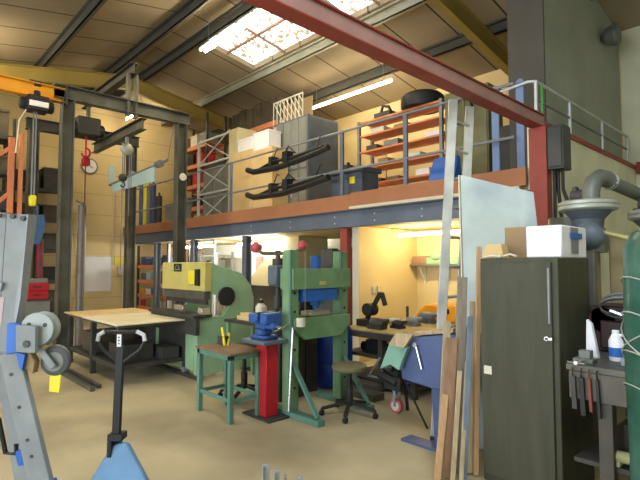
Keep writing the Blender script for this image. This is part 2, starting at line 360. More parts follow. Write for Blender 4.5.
# ------------------------------------------------------------ light fittings
def fitting(label, x0, x1, y, z, m, tubes=1, hang=None, group='fluorescent fittings'):
    t = thing('fluorescent_light', label, 'light', ((x0 + x1) / 2, y, z), 0, group)
    W(MB().box(x0, x1, y - .018 - .055 * (tubes - 1), y + .018 + .055 * (tubes - 1), z + .035, z + .06), 'housing', M_offw, t)
    for k in range(tubes):
        yy = y + (k - (tubes - 1) / 2) * .11; e = (x1 - x0) * .0 + .02
        W(MB().cyl((x0 + e, yy, z), (x1 - e, yy, z), .024, n=10), 'tube', m, t, 0)
    if hang:
        for xx in (x0 + .25, x1 - .25): W(MB().cyl((xx, y, z + .07), (xx, y, hang), .006, n=6), 'hanger', M_rail, t, 0)
    return t
fitting('twin-tube fluorescent fitting beside the rooflight', -8.97, -6.68, 4.98, 6.1, M_tube, 2, roofz(4.98) - .02)
fitting('single fluorescent tube hanging above the grey cabinets upstairs', -9.25, -6.55, 8.28, 5.66, M_tube, 1, roofz(8.28))
fitting('short fluorescent tube behind the olive rafter near the left wall', -14.7, -13.3, 5.6, 6.05, M_tube, 1, roofz(5.6))
fitting('fluorescent tube under the mezzanine in the yellow bay', -5.3, -4.05, 6.85, 2.12, emis('tube_bay', (1, .84, .5), 85))
fitting('office fluorescent tube over the sloping stair panel', -10.5, -8.75, 6.9, 2.12, M_tubeo)
fitting('office fluorescent tube seen above the yellow press head', -13.3, -11.6, 6.9, 2.12, M_tubeo)
fitting('twin-tube fluorescent fitting over the open floor', -7.2, -4.8, 1.0, 5.75, M_tube, 2, roofz(1.0))
fitting('twin-tube fluorescent fitting in front of the far left racks', -13.0, -10.6, 1.2, 5.75, M_tube, 2, roofz(1.0))

# ------------------------------------------------------------ steel gantry
g = thing('steel_gantry', 'dark steel four-post gantry standing around the sheet table', 'gantry', (-10.2, 3.5, 0))
for x, y in ((-9, 2.42), (-9, 4.54), (-11.5, 2.45), (-11.5, 4.53)):
    W(MB().hpost(x, y, .02, 4.45, .18, .2).box(x - .16, x + .16, y - .16, y + .16, 0, .02), 'post', M_steel, g)
W(MB().ibeam((-9, 2.2, 4.57), (-9, 4.72, 4.57), .16, .24), 'crossbeam', M_steel, g)
W(MB().ibeam((-11.5, 2.3, 4.57), (-11.5, 4.7, 4.57), .16, .24), 'crossbeam', M_dark, g)
W(MB().ibeam((-11.9, 3.8, 4.34), (-9.1, 3.8, 4.34), .14, .22), 'runway_beam', M_steel, g)
W(MB().box(-9.06, -8.94, 3.43, 3.48, 4.38, 5.2), 'stub_post', M_steel, g)
W(MB().box(-9.06, -8.94, 3.58, 3.63, 4.38, 5.2), 'stub_post', M_steel, g)
W(MB().ibeam((-11.8, 3.53, 5.3), (-8.9, 3.53, 5.3), .14, .2), 'upper_runway', M_dark, g)
W(MB().box(-11.56, -11.44, 3.5, 3.56, 4.69, 5.2), 'stub_post', M_steel, g)
W(MB().cyl((-8.9, 4.54, 3.36), (-8.88, 4.54, 3.36), .075, n=20), 'badge', M_offw, g)['label'] = 'small round white badge'
for p in ((-9, 2.42), (-9, 4.54)): W(MB().box(p[0] - .2, p[0] - .1, p[1] - .02, p[1] + .02, 4.1, 4.45), 'gusset', M_steel, g)
# yellow jib
j = thing('yellow_jib', 'yellow crane beam fixed to the front left gantry post', 'crane beam', (-9, 2.3, 4.5))
W(MB().ibeam((-9.0, -2.5, 4.5), (-9, 2.38, 4.5), .14, .24), 'beam', M_yel, j)
W(MB().box(-9.1, -8.9, 2.365, 2.395, 4.34, 4.66), 'end_plate', M_dark, j)
h = thing('electric_hoist', 'black electric chain hoist with white label on the yellow jib', 'hoist', (-8.95, 1.92, 4.2))
W(MB().box(-9.08, -8.8, 1.78, 2.1, 4.12, 4.37).cyl((-9, 1.7, 4.25), (-9, 2.2, 4.25), .1).box(-9.04, -8.96, 1.9, 2.0, 4.37, 4.5), 'motor', M_black, h, .02)
W(MB().box(-8.81, -8.79, 1.8, 2.08, 4.18, 4.27), 'label_plate', M_white, h)
W(MB().cyl((-9, 1.9, 4.62), (-9, 2.0, 4.62), .05, n=12).box(-9.1, -9.08, 1.85, 2.05, 4.35, 4.7), 'trolley', M_dark, h)
W(MB().tube([(-8.95, 1.9, 4.15), (-8.95, 1.9, 2.72)], .012, 6).tube([(-8.95, 1.94, 4.15), (-8.95, 1.94, 2.72)], .012, 6), 'chain', M_rail, h, 0)
W(MB().box(-9.0, -8.9, 1.87, 1.97, 2.56, 2.74), 'hook_block', M_yelb, h, .02)
W(MB().tube([(-8.95, 1.92 + .055 * math.cos(a), 2.47 + .055 * math.sin(a)) for a in [PI / 2 - k * .5 for k in range(10)]], .014), 'hook', M_dark, h, 0)
W(MB().tube([(-8.95, 1.8, 4.15), (-8.95, 1.7, 3.95), (-8.95, 1.66, 3.4)], .012, 6), 'cable', M_offw, h, 0)
# rear hoist with red hook
h = thing('chain_hoist', 'black hoist with a red hook below the rear gantry beam', 'hoist', (-11.5, 3.3, 4.4))
W(MB().box(-11.38, -11.1, 3.2, 3.68, 4.45, 4.85).cyl((-11.25, 3.1, 4.6), (-11.25, 3.78, 4.6), .14), 'motor', M_black, h, .02)
W(MB().tube([(-11.25, 3.42 + .09 * math.cos(a), 4.08 + .1 * math.sin(a)) for a in [PI / 2 - k * .5 for k in range(10)]], .025), 'hook', M_redp, h, 0)
W(MB().box(-11.32, -11.18, 3.34, 3.5, 3.78, 3.96), 'hook_block', M_redp, h, .03)
W(MB().cyl((-11.25, 3.42, 4.46), (-11.25, 3.42, 3.9), .02, n=8), 'shank', M_redp, h, 0)
W(MB().cyl((-11.25, 3.42, 3.8), (-11.25, 3.42, 2.45), .014, n=6), 'rod', M_maroon, h, 0)
W(MB().cyl((-11.25, 3.42, 2.45), (-11.25, 3.42, 2.1), .035, n=8), 'handle', M_redp, h, 0)
# manual chain block on the runway
h = thing('chain_block', 'grey manual chain block on the runway beam over the table', 'hoist', (-9.9, 3.8, 4.1))
W(MB().ball((-9.9, 3.8, 3.98), .13, (.7, 1, 1)).box(-9.93, -9.87, 3.77, 3.83, 4.05, 4.25), 'body', M_grnlt, h)
for dy, z in ((-.08, 1.5), (-.04, 3.1), (.06, 2.6), (.1, 3.2)):
    W(MB().cyl((-9.9, 3.8 + dy, 3.95), (-9.9, 3.8 + dy, z), .01, n=6), 'chain', M_rail, h, 0)
W(MB().ball((-9.9, 3.73, 3.38), .085).tube([(-9.9, 3.73 + .04 * math.cos(a), 3.24 + .05 * math.sin(a)) for a in [PI / 2 - k * .5 for k in range(10)]], .014), 'hook_block', M_dark, h, 0)
# light blue beam hung from the rear
lb = thing('lifting_beam', 'pale blue lifting beam with grey pipe hung across the gantry', 'lifting beam', (-11, 4.36, 3.5))
W(MB().prism([(-12.2, 3.40), (-9.8, 3.36), (-9.8, 3.68), (-12.2, 3.58)], 4.33, 4.37, 'Y'), 'panel', M_lblue, lb)
W(MB().cyl((-12.4, 4.35, 3.6), (-9.2, 4.35, 3.72), .03, n=10).cyl((-9.66, 4.35, 3.7), (-9.5, 4.35, 3.7), .08, n=12).cyl((-11, 4.3, 3.7), (-11, 4.4, 3.7), .06), 'pipe', M_rail, lb, 0)
W(MB().cyl((-11.5, 4.35, 3.62), (-11.5, 4.35, 4.46), .008, n=6).cyl((-9.2, 4.35, 3.7), (-9.0, 4.4, 4.46), .008, n=6), 'sling', M_rail, lb, 0)
one(MB().cyl((-10, 3.0, 0), (-10, 3.0, 2.76), .075, n=14).cyl((-10, 3.0, 2.76), (-10, 3.0, 2.82), .03, n=10).cyl((-10, 3.0, 2.8), (-10, 2.88, 2.84), .02, n=8), 'steel_pipe', mat('pipe_grey', (112, 104, 98), .5, .3), 'tall grey steel pipe standing behind the sheet table', 'pipe')

# ------------------------------------------------------------ left wall items
wc = thing('wall_clock', 'round white wall clock high on the cream wall', 'clock', (XL, 4.72, 4.55))
W(MB().cyl((XL + .002, 4.72, 4.55), (XL + .05, 4.72, 4.55), .24, n=28), 'rim', M_dgrey, wc)
W(MB().cyl((XL + .05, 4.72, 4.55), (XL + .056, 4.72, 4.55), .2, n=28), 'dial', M_white, wc, 0)
W(MB().bar((XL + .06, 4.72, 4.55), (XL + .06, 4.72, 4.71), .012).bar((XL + .06, 4.72, 4.55), (XL + .06, 4.82, 4.5), .016), 'hands', M_black, wc, 0)
def frame(name, label, cat, y0, y1, z0, z1, m, fm):
    f = thing(name, label, cat, (XL, (y0 + y1) / 2, z0))
    W(MB().box(XL + .002, XL + .03, y0, y1, z0, z1), 'frame', fm, f)
    W(MB().box(XL + .03, XL + .034, y0 + .04, y1 - .04, z0 + .04, z1 - .04), 'panel', m, f, 0)
frame('whiteboard', 'large white board low on the cream wall behind the table', 'board', 4.43, 5.45, .78, 1.88, M_white, M_offw)
frame('framed_notice', 'narrow pale framed notice on the cream wall by the chains', 'notice', 5.28, 5.5, 4.1, 4.7, M_lblue, M_offw)
frame('framed_notice', 'wide pale framed notice on the cream wall right of the rear post', 'notice', 6.2, 6.75, 4.1, 4.55, M_lblue, M_olive)
one(MB().box(XL + .002, XL + .02, 5.52, 5.8, 1.6, 1.85), 'notice', M_yelb, 'bright yellow notice right of the white board', 'notice')
mb = MB().cyl((XL + .08, 5.8, 0), (XL + .08, 5.8, 1.55), .06, n=10).cyl((XL + .06, 5.45, 1.6), (XL + .06, 5.45, 4.2), .02, n=6).box(XL + .002, XL + .15, 5.6, 5.85, 1.3, 1.55)
one(mb, 'downpipe', M_offw, 'pale pipe and thin conduit on the wall beside the yellow notice', 'pipe')

# ------------------------------------------------------------ left racking
def rack(name, label, x0, x1, y0, y1, h, shelves, mu, ms_, group=None, bt=.09, face='Y'):
    r = thing(name, label, 'rack', ((x0 + x1) / 2, (y0 + y1) / 2, 0 if h[0] == 0 else h[0]), 0, group)
    for x in (x0, x1):
        for y in (y0, y1): W(MB().box(x - .03, x + .03, y - .03, y + .03, h[0], h[1]), 'upright', mu, r)
    for z in shelves:
        mb = MB().box(x0 + .03, x1 - .03, y0 + .03, y1 - .03, z - .02, z)
        mb.box(x0 + .03, x1 - .03, y0 - .02, y0 + .03, z - bt, z).box(x0 + .03, x1 - .03, y1 - .03, y1 + .02, z - bt, z)
        if face == 'X': mb.box(x1 - .02, x1 + .02, y0 + .03, y1 - .03, z - bt, z)
        W(mb, 'shelf', ms_, r)
    return r
rack('storage_rack', 'dark tall storage rack against the far left wall', -13.6, -12.6, .4, 2.3, (0, 4.9), (.5, 1.3, 2.1, 2.9, 3.7, 4.5), M_dark, M_dark, face='X')
cols = [M_dkcard, M_dark, M_dkcard, M_dkcard, M_black, M_dark, M_dkcard, M_dark]
pos = ['on the bottom shelf', 'on the second shelf', 'on the third shelf', 'on the fourth shelf', 'on the fifth shelf', 'on the top shelf']
side = ['left end', 'middle', 'right end']
for si, z in enumerate((.5, 1.3, 2.1, 2.9, 3.7, 4.5)):
    for k in range(3):
        y = .48 + k * .6; hh = random.uniform(.32, .6); m = cols[(si * 3 + k * 2) % len(cols)]
        one(MB().box(-13.4, -12.66, y, y + .52, z, z + hh).box(-13.42, -12.64, y - .01, y + .53, z + hh - .06, z + hh), 'storage_box', m, 'dark storage box %s of the far left rack, %s' % (pos[si], side[k]), 'box', 'boxes in the far left rack', .008)
# second rack nearer the end wall corner
rack('storage_rack', 'dark storage rack between gantry and far left wall', -14.9, -14.1, 2.6, 3.9, (0, 4.6), (.45, 1.2, 2.0, 2.8, 3.6), M_dark, M_dark, face='X')
pos2 = ['lowest shelf', 'second shelf', 'third shelf', 'fourth shelf', 'topmost shelf']
for si, z in enumerate((.45, 1.2, 2.0, 2.8, 3.6)):
    for k in range(2):
        y = 2.66 + k * .62; hh = random.uniform(.35, .62)
        one(MB().box(-14.85, -14.13, y, y + .54, z, z + hh).box(-14.87, -14.11, y - .01, y + .55, z + hh - .05, z + hh), 'storage_box', cols[(si + k * 3) % 8], 'dim storage box on the %s behind the rear gantry post, %s side' % (pos2[si], ('left', 'right')[k]), 'box', 'boxes behind the rear gantry post', .008)
op = thing('orange_upright', 'pair of bright orange uprights with diagonal arms beside far rack', 'rack frame', (-11.9, 1.7, 0))
W(MB().box(-11.95, -11.85, 1.72, 1.82, 0, 4.1), 'post', M_orange, op)
W(MB().box(-11.95, -11.85, 1.9, 1.97, 0, 4.2), 'post', M_orange, op)
W(MB().bar((-11.9, 1.75, 3.9), (-11.9, 1.1, 3.3), .07), 'arm', M_orange, op)
W(MB().bar((-11.9, 1.75, 3.0), (-11.9, 1.2, 2.4), .07), 'arm', M_orange, op)
W(MB().box(-11.95, -11.85, 1.2, 1.97, 0, .1), 'foot', M_orange, op)
op.location.x += .9; op.location.y += .2
# red tool boxes etc
st = thing('tool_trolley', 'low dark trolley under the two red tool boxes', 'trolley', (-11.1, 2.46, 0))
W(MB().box(-11.36, -10.84, 2.2, 2.74, .08, .92), 'body', M_dark, st, .01)
W(MB().box(-10.84, -10.825, 2.25, 2.69, .12, .5), 'drawer', M_cab, st); W(MB().box(-10.84, -10.825, 2.25, 2.69, .53, .88), 'drawer', M_cab, st)
for x, y in ((-11.3, 2.27), (-11.3, 2.67), (-10.9, 2.27), (-10.9, 2.67)): W(MB().cyl((x - .02, y, .04), (x + .02, y, .04), .04, n=12), 'wheel', M_rubber, st, 0)
for i, z in enumerate((.922, 1.085)):
    t = thing('tool_box', 'red metal tool box, %s of the pair on the trolley' % ('upper' if i else 'lower'), 'tool box', (-11.1, 2.46, z), 0, 'red tool boxes')
    W(MB().box(-11.34, -10.85, 2.26, 2.66, z, z + .16), 'body', M_redp, t, .01)
    W(MB().box(-10.85, -10.83, 2.38, 2.54, z + .07, z + .1), 'handle', M_dark, t)
one(MB().box(-11.32, -10.87, 2.27, 2.65, 1.247, 1.33), 'metal_tray', M_cab, 'grey metal tray on top of the red tool boxes', 'tray')
one(MB().cyl((-11.2, 2.4, 1.332), (-11.2, 2.4, 2.1), .05, n=12).cyl((-11.2, 2.4, 2.1), (-11.2, 2.4, 2.12), .055, n=12), 'cardboard_tube', M_olive, 'olive yellow tube standing on the tray of the red boxes', 'tube')
one(MB().cyl((-11.15, 2.55, 1.332), (-11.15, 2.55, 2.1), .07, n=12).cyl((-11.15, 2.55, 2.1), (-11.15, 2.55, 2.12), .06, n=12), 'fabric_roll', M_maroon, 'maroon roll standing on the tray of the red boxes', 'roll')
mb = MB().prism([(2.36, 2.6), (2.56, 2.62), (2.6, 2.4), (2.5, 2.02), (2.34, 2.0), (2.33, 2.3)], -10.98, -10.9, 'X')
one(mb.box(-10.96, -10.92, 2.42, 2.46, 2.6, 2.8), 'blue_jacket', M_glasswhite, 'blue jacket hanging above the red tool boxes', 'jacket', bevel=.02)

# ------------------------------------------------------------ rack under the mezzanine, left
rack('orange_beam_rack', 'orange beam racking below the mezzanine at the far left', -14.9, -12.85, 6.15, 6.8, (0, 2.2), (.35, .72, 1.15, 1.6), M_dark, M_orange, bt=.1)
pal = [M_redp, M_white, M_yelb, M_orb, M_green, M_lblue, M_cab, M_card, M_offw, M_blue]
lv = ['bottom', 'second', 'third', 'top']
pcs = ['far left', 'left', 'middle', 'right', 'far right']
names = {M_redp: 'red', M_white: 'white', M_yelb: 'yellow', M_orb: 'amber', M_green: 'green', M_lblue: 'pale blue', M_cab: 'grey', M_card: 'brown', M_offw: 'cream', M_blue: 'blue'}
for si, z in enumerate((.35, .72, 1.15, 1.6)):
    for k in range(5):
        m = pal[(si * 3 + k * 7 + si * k) % 10]; x = -14.82 + k * .385; hh = random.uniform(.16, .3)
        one(MB().box(x, x + .33, 6.2, 6.6, z, z + hh).box(x - .01, x + .34, 6.19, 6.61, z + hh - .04, z + hh), 'storage_bin', m, '%s storage bin on the %s orange shelf, %s' % (names[m], lv[si], pcs[k]), 'bin', 'bins under the mezzanine', .008)

# ------------------------------------------------------------ office seen below the mezzanine
stp = thing('staircase', 'cream boxed staircase with sloping underside in the office', 'staircase', (-9, 7.3, 0))
W(MB().prism([(-10.3, 1.1), (-8.2, 1.1), (-8.2, 2.25), (-8.75, 2.25)], 7.0, 7.9, 'Y'), 'side_panel', M_beige, stp)
W(MB().box(-10.2, -8.2, 7.05, 7.85, 0, 1.1), 'cupboard', M_dark, stp)
oc = thing('glazed_screen', 'white framed glazed screen of the office', 'screen', (-11.3, 6.05, 0))
for x in (-12.6, -11.9, -11.2, -10.2): W(MB().box(x - .03, x + .03, 6.03, 6.08, 0, 2.22), 'mullion', M_white, oc)
W(MB().box(-12.6, -10.2, 6.03, 6.08, .9, .95).box(-12.6, -10.2, 6.03, 6.08, 2.17, 2.22), 'rail', M_white, oc)
W(MB().box(-12.57, -10.23, 6.045, 6.06, .02, .9), 'lower_panel', M_offw, oc)
one(MB().box(-11.9, -11.55, 8.47, 8.498, 1.35, 1.85), 'poster', mat('pink_poster', (226, 150, 140)), 'pinkish poster on the white office wall', 'poster')
rk = rack('wire_shelf', 'grey wire shelf of oddments inside the office', -13.6, -12.6, 7.6, 8.1, (0, 2.0), (.5, 1.0, 1.5, 1.9), M_rail, M_rail, bt=.03)
for k, (x, z, m) in enumerate(((-13.4, 1.5, M_dark), (-13.05, 1.5, M_cab), (-13.35, 1.0, M_card), (-12.9, 1.0, M_navy))):
    one(MB().box(x, x + .28, 7.66, 7.95, z, z + .25).cyl((x + .14, 7.8, z + .25), (x + .14, 7.8, z + .3), .06, n=10), 'canister', m, '%s canister on the office wire shelf' % ['black', 'grey', 'brown', 'navy'][k], 'canister', 'canisters on the office wire shelf')
bc = thing('tool_cabinet', 'dark grey cabinet standing in the office behind the green press', 'cabinet', (-7, 7.4, 0))
W(MB().box(-7.9, -5.9, 7.2, 7.8, 0, 1.55), 'body', M_cab, bc)
W(MB().box(-7.88, -6.92, 7.18, 7.2, .05, 1.5), 'door', M_slate, bc); W(MB().box(-6.88, -5.92, 7.18, 7.2, .05, 1.5), 'door', M_slate, bc)
for k, (x, w_, hh, m, nm) in enumerate(((-7.8, .35, .38, M_cab, 'grey'), (-7.35, .3, .3, M_redp, 'red'), (-6.95, .35, .42, M_dgrey, 'dull grey'), (-6.5, .38, .5, M_black, 'black'))):
    one(MB().box(x, x + w_, 7.3, 7.6, 1.55, 1.55 + hh).box(x + .05, x + w_ - .05, 7.35, 7.55, 1.55 + hh, 1.58 + hh), 'equipment_case', m, '%s equipment case on top of the office cabinet' % nm, 'case', 'cases on the office cabinet', .01)

# ------------------------------------------------------------ mezzanine contents
rack('orange_shelving', 'orange open shelving behind the mezzanine handrail', -6.55, -4.62, 7.2, 7.6, (2.58, 4.5), (2.9, 3.22, 3.55, 3.88, 4.2, 4.48), M_rail, M_orange, bt=.035)
k = 0
for z, xs in ((2.9, (-6.2, -5.6, -5.1)), (3.22, (-6.3, -5.9, -5.2)), (3.55, (-6.1, -5.4)), (3.88, (-6.4, -5.95, -5.0)), (4.2, (-5.7, -6.3))):
    for q, x in enumerate(xs):
        m = [M_white, M_card, M_offw, M_dkcard, M_cab][k % 5]; k += 1
        hh = random.uniform(.07, .14)
        one(MB().box(x, x + random.uniform(.2, .36), 7.24, 7.5, z, z + hh), 'parts_tray', m, '%s parts tray on the orange shelving, %s shelf, %s' % (['white', 'brown', 'cream', 'dark', 'grey'][(k - 1) % 5], {2.9: 'lowest', 3.22: 'second', 3.55: 'third', 3.88: 'fourth', 4.2: 'fifth'}[z], ['first', 'second', 'third'][q] + ' along'), 'tray', 'trays on the orange shelving')
one(MB().lathe((-5.15, 7.4, 4.48), [(.38, 0), (.4, .05), (.4, .2), (.34, .26)], 24), 'black_drum', M_black, 'wide black drum lying on top of the orange shelving', 'drum')
one(MB().box(-6.2, -5.8, 7.25, 7.5, 4.48, 4.6).tube([(-6.1, 7.35, 4.6), (-6.05, 7.35, 4.75), (-5.9, 7.35, 4.7), (-5.85, 7.35, 4.6)], .03), 'hand_tool', M_dark, 'dark handled tool beside the drum on the orange shelving', 'tool')
ol = thing('tall_locker', 'olive steel locker upstairs next to the orange shelving', 'locker', (-4.3, 7.4, 2.58))
W(MB().box(-4.55, -3.75, 7.2, 7.7, 2.58, 4.55), 'body', M_olive, ol); W(MB().box(-4.53, -4.16, 7.18, 7.2, 2.62, 4.5), 'door', M_olive, ol); W(MB().box(-4.14, -3.77, 7.18, 7.2, 2.62, 4.5), 'door', M_olive, ol)
hz = MB(); 
for q in range(3): hz.tube([(-4.15 + .17 * math.cos(a), 7.13 - q * .02, 4.15 + .23 * math.sin(a)) for a in [i * PI / 8 for i in range(16)]], .013, 6, True)
one(hz.box(-4.17, -4.13, 7.07, 7.175, 4.36, 4.4), 'cable_coil', M_black, 'black cable coil hanging on the olive locker behind the ladder', 'cable', bevel=0)
one(MB().box(-3.55, -3.15, 6.95, 7.5, 2.58, 3.7).box(-3.53, -3.17, 6.93, 6.95, 2.62, 3.66), 'black_cabinet', M_black, 'black cabinet upstairs behind the pale blue flat posts', 'cabinet')
mb = MB().prism([(6.05, 2.585), (6.42, 2.585), (6.36, 3.2), (6.3, 3.25), (6.18, 3.0)], -4.2, -3.75, 'X')
one(mb, 'blue_tarpaulin', M_blue2, 'bundled blue tarpaulin on the mezzanine beside the ladder', 'tarpaulin', bevel=.03)
cr = thing('plastic_crate', 'slate grey plastic crate at the mezzanine edge', 'crate', (-5.8, 6.3, 2.58))
W(MB().box(-6.2, -5.45, 6.05, 6.5, 2.585, 3.24), 'body', M_navy, cr, .02)
W(MB().box(-6.24, -5.41, 6.01, 6.54, 3.2, 3.28), 'lid', M_navy, cr, .01)
W(MB().box(-5.72, -5.6, 6.035, 6.05, 3.0, 3.12), 'sticker', M_yelb, cr, 0)['label'] = 'small yellow sticker'
one(MB().box(-6.05, -5.92, 6.2, 6.35, 3.28, 3.4).cyl((-5.98, 6.28, 3.4), (-5.98, 6.28, 3.45), .03, n=10), 'small_can', M_dark, 'small dark can on the slate grey crate', 'can')
cb = thing('steel_cabinet', 'grey blue double steel cabinet upstairs under the tube light', 'cabinet', (-8, 7.1, 2.58))
W(MB().box(-8.9, -7.78, 6.9, 7.83, 2.585, 4.9), 'body', M_slate, cb)
for x0, x1 in ((-8.87, -8.62), (-8.6, -8.35), (-8.33, -8.08), (-8.06, -7.81)):
    for z0, z1 in ((2.65, 3.7), (3.74, 4.85)): W(MB().box(x0, x1, 6.88, 6.9, z0, z1), 'door', M_cab, cb)
for z in (3.9, 3.2): W(MB().box(-8.32, -8.29, 6.86, 6.88, z - .1, z + .1), 'handle', M_raillt, cb)
W(MB().box(-7.78, -7.76, 6.95, 7.78, 2.65, 4.85), 'side_panel', M_navy, cb)
one(MB().box(-8.55, -8.38, 6.845, 6.878, 4.0, 4.15), 'white_card', M_white, 'white card stuck on the grey blue steel cabinet', 'card')
ca = thing('wire_cage', 'white lattice cage on top of the storage by the roof', 'cage', (-9.6, 7.4, 4.9))
mb = MB(); X0, X1, Z0, Z1 = -9.4, -8.3, 4.95, 5.6
for i in range(9):
    a = X0 + (X1 - X0) * i / 8; mb.cyl((a, 7.2, Z0), (a, 7.2, Z1), .012, n=5)
for i in range(7):
    x = X0 + i * (X1 - X0) / 7; mb.bar((x, 7.2, Z1), (min(x + .45, X1), 7.2, Z1 - min(.45, X1 - x) * 1.5 if Z1 - min(.45, X1 - x) * 1.5 > Z0 else Z0), .016)
mb.box(X0, X1, 7.19, 7.21, Z0, Z0 + .03).box(X0, X1, 7.19, 7.21, Z1 - .03, Z1)
W(mb, 'mesh_side', M_offw, ca, 0); W(MB().box(X0, X1, 7.5, 7.52, Z0, Z1), 'back_panel', M_card, ca)
W(MB().box(X0, X1, 7.21, 7.5, Z0 - .03, Z0), 'base', M_offw, ca)
W(MB().hpost(-9.36, 7.25, 2.585, Z0 - .03, .06, .06), 'leg', M_offw, ca)
W(MB().hpost(-9.02, 7.56, 2.585, Z0 - .03, .06, .06), 'leg', M_offw, ca)
pb = thing('ply_sheet', 'tan plywood sheets standing behind the handrail', 'board', (-9.2, 6.5, 2.58))
W(MB().box(-9.95, -9.15, 6.4, 6.43, 2.585, 4.3), 'sheet', M_tan, pb); W(MB().box(-9.14, -8.4, 6.4, 6.43, 2.585, 4.22), 'sheet', M_tan, pb)
one(MB().box(-9.95, -8.4, 6.44, 6.85, 2.585, 4.22), 'packing_case', M_tan, 'tan packing case behind the plywood sheets upstairs', 'case')
for i, (x0, x1, z1) in enumerate(((-9.85, -9.25, 4.62), (-9.2, -8.62, 4.66))):
    one(MB().box(x0, x1, 6.46, 6.82, 4.225, z1).box(x0 - .01, x1 + .01, 6.45, 6.83, z1 - .05, z1).box(x0 + .02, x0 + .06, 6.44, 6.46, 4.28, 4.5), 'white_bin', M_white, 'white bin on the tan packing case, %s' % ('beside the steel cabinet' if i else 'beside the lattice frame'), 'bin', 'white bins upstairs', .01)
rl = thing('lattice_frame', 'galvanised lattice scaffold frame standing upstairs', 'scaffold frame', (-11.2, 6.6, 2.58))
for x in (-12.0, -10.4): W(MB().box(x - .03, x + .03, 6.57, 6.63, 2.585, 5.0), 'upright', M_raillt, rl)
for z in (2.7, 3.5, 4.3, 4.95): W(MB().box(-11.97, -10.43, 6.58, 6.62, z, z + .05), 'rail', M_raillt, rl)
for z in (2.75, 3.55, 4.35): W(MB().bar((-11.97, 6.6, z), (-10.43, 6.6, z + .7), .03).bar((-11.97, 6.63, z + .7), (-10.43, 6.63, z), .03), 'brace', M_raillt, rl)
one(MB().box(-10.38, -9.98, 6.55, 7.1, 2.585, 5.0).box(-10.36, -10.0, 6.53, 6.55, 2.7, 4.9), 'pale_locker', M_beige, 'pale beige tall locker beside the lattice frame', 'locker')
gc = thing('grey_locker', 'grey steel lockers behind the lattice frame', 'locker', (-11.3, 7, 2.58))
W(MB().box(-12.0, -10.45, 6.75, 7.2, 2.585, 4.2), 'body', M_cab, gc)
for q in range(3): W(MB().box(-11.97 + q * .52, -11.5 + q * .52, 6.73, 6.75, 2.65, 4.15), 'door', M_cab, gc)
one(MB().box(-11.9, -11.3, 6.8, 7.15, 4.2, 4.42).cyl((-11.6, 6.95, 4.42), (-11.6, 6.95, 4.5), .1, n=10), 'machine_part', M_dark, 'dark machine part on the grey lockers upstairs', 'machine part')
orr = rack('orange_beam_rack', 'orange beam racking upstairs holding green and red crates', -14.0, -12.1, 6.9, 7.5, (2.585, 5.95), (3.3, 3.95, 4.55, 5.1), M_dark, M_orange, bt=.12)
for i, (x, z, m, nm) in enumerate(((-13.9, 3.95, M_gtxt, 'bright green'), (-13.45, 3.95, M_black, 'black'), (-12.95, 3.95, M_redp, 'red'), (-12.55, 3.95, M_maroon, 'maroon'), (-13.8, 4.55, M_gtxt, 'green'), (-13.3, 4.55, M_black, 'black'), (-12.75, 4.55, M_redp, 'red'), (-13.6, 3.3, M_cab, 'grey'), (-12.9, 3.3, M_dark, 'dark'), (-13.7, 5.1, M_card, 'brown'), (-13.1, 5.1, M_offw, 'cream'), (-12.6, 5.1, M_cab, 'grey'))):
    one(MB().box(x, x + .38, 6.92, 7.35, z, z + .32).box(x - .01, x + .39, 6.91, 7.36, z + .28, z + .33), 'stacking_crate', m, '%s crate on the upstairs orange rack, %s shelf' % (nm, {3.3: 'lowest', 3.95: 'second', 4.55: 'third', 5.1: 'top'}[z]), 'crate', 'crates on the upstairs orange rack', .008)
# long rear rack near the roof
lr = rack('orange_beam_rack', 'long orange beam rack near the roof behind the lockers', -12.0, -9.75, 7.6, 8.2, (2.585, 5.9), (3.4, 4.3, 5.36), M_dark, M_orange, bt=.14)
for i in range(6):
    x = -11.92 + i * .355
    one(MB().box(x, x + .32, 7.62, 8.0, 5.362, 5.95 + .05 * (i % 2)).box(x + .13, x + .19, 7.61, 7.62, 5.55, 5.75), 'archive_box', M_dkcard, 'dark box with pale tab in the row near the roof, %s from the left' % ['first', 'second', 'third', 'fourth', 'fifth', 'sixth'][i], 'box', 'boxes in the row near the roof', .006)
for i, x in enumerate((-11.8, -11.2, -10.6)):
    one(MB().box(x, x + .4, 7.65, 8.0, 4.3, 4.7), 'carton', [M_card, M_cab, M_offw][i], '%s carton on the middle shelf behind the lattice frame' % ['brown', 'grey', 'cream'][i], 'carton', 'cartons behind the lattice frame')
one(MB().box(-7.75, -7.0, 8.6, 8.64, 2.585, 5.05), 'leaning_board', M_tan, 'tall warm tan panel leaning at the back upstairs', 'panel')
# boards at the far left upstairs
for i, (x, m, nm, z) in enumerate(((-14.6, M_blue, 'blue', 4.0), (-14.3, M_yelb, 'yellow', 4.05), (-14.05, M_olive, 'olive', 3.95), (-13.8, M_blue, 'dark blue', 4.0), (-13.4, M_dark, 'black', 3.6))):
    one(MB().box(x, x + .2, 6.0, 6.12, 2.585, z).cyl((x + .1, 6.06, z), (x + .1, 6.06, z + .1), .03, n=8), 'upright_roll', m, '%s upright roll standing at the left end of the mezzanine' % nm, 'roll', 'rolls at the left end of the mezzanine', .03)
one(MB().box(-12.9, -12.2, 6.05, 6.5, 2.585, 3.3), 'grey_case', M_cab, 'grey case standing on the mezzanine behind the front gantry post', 'case')
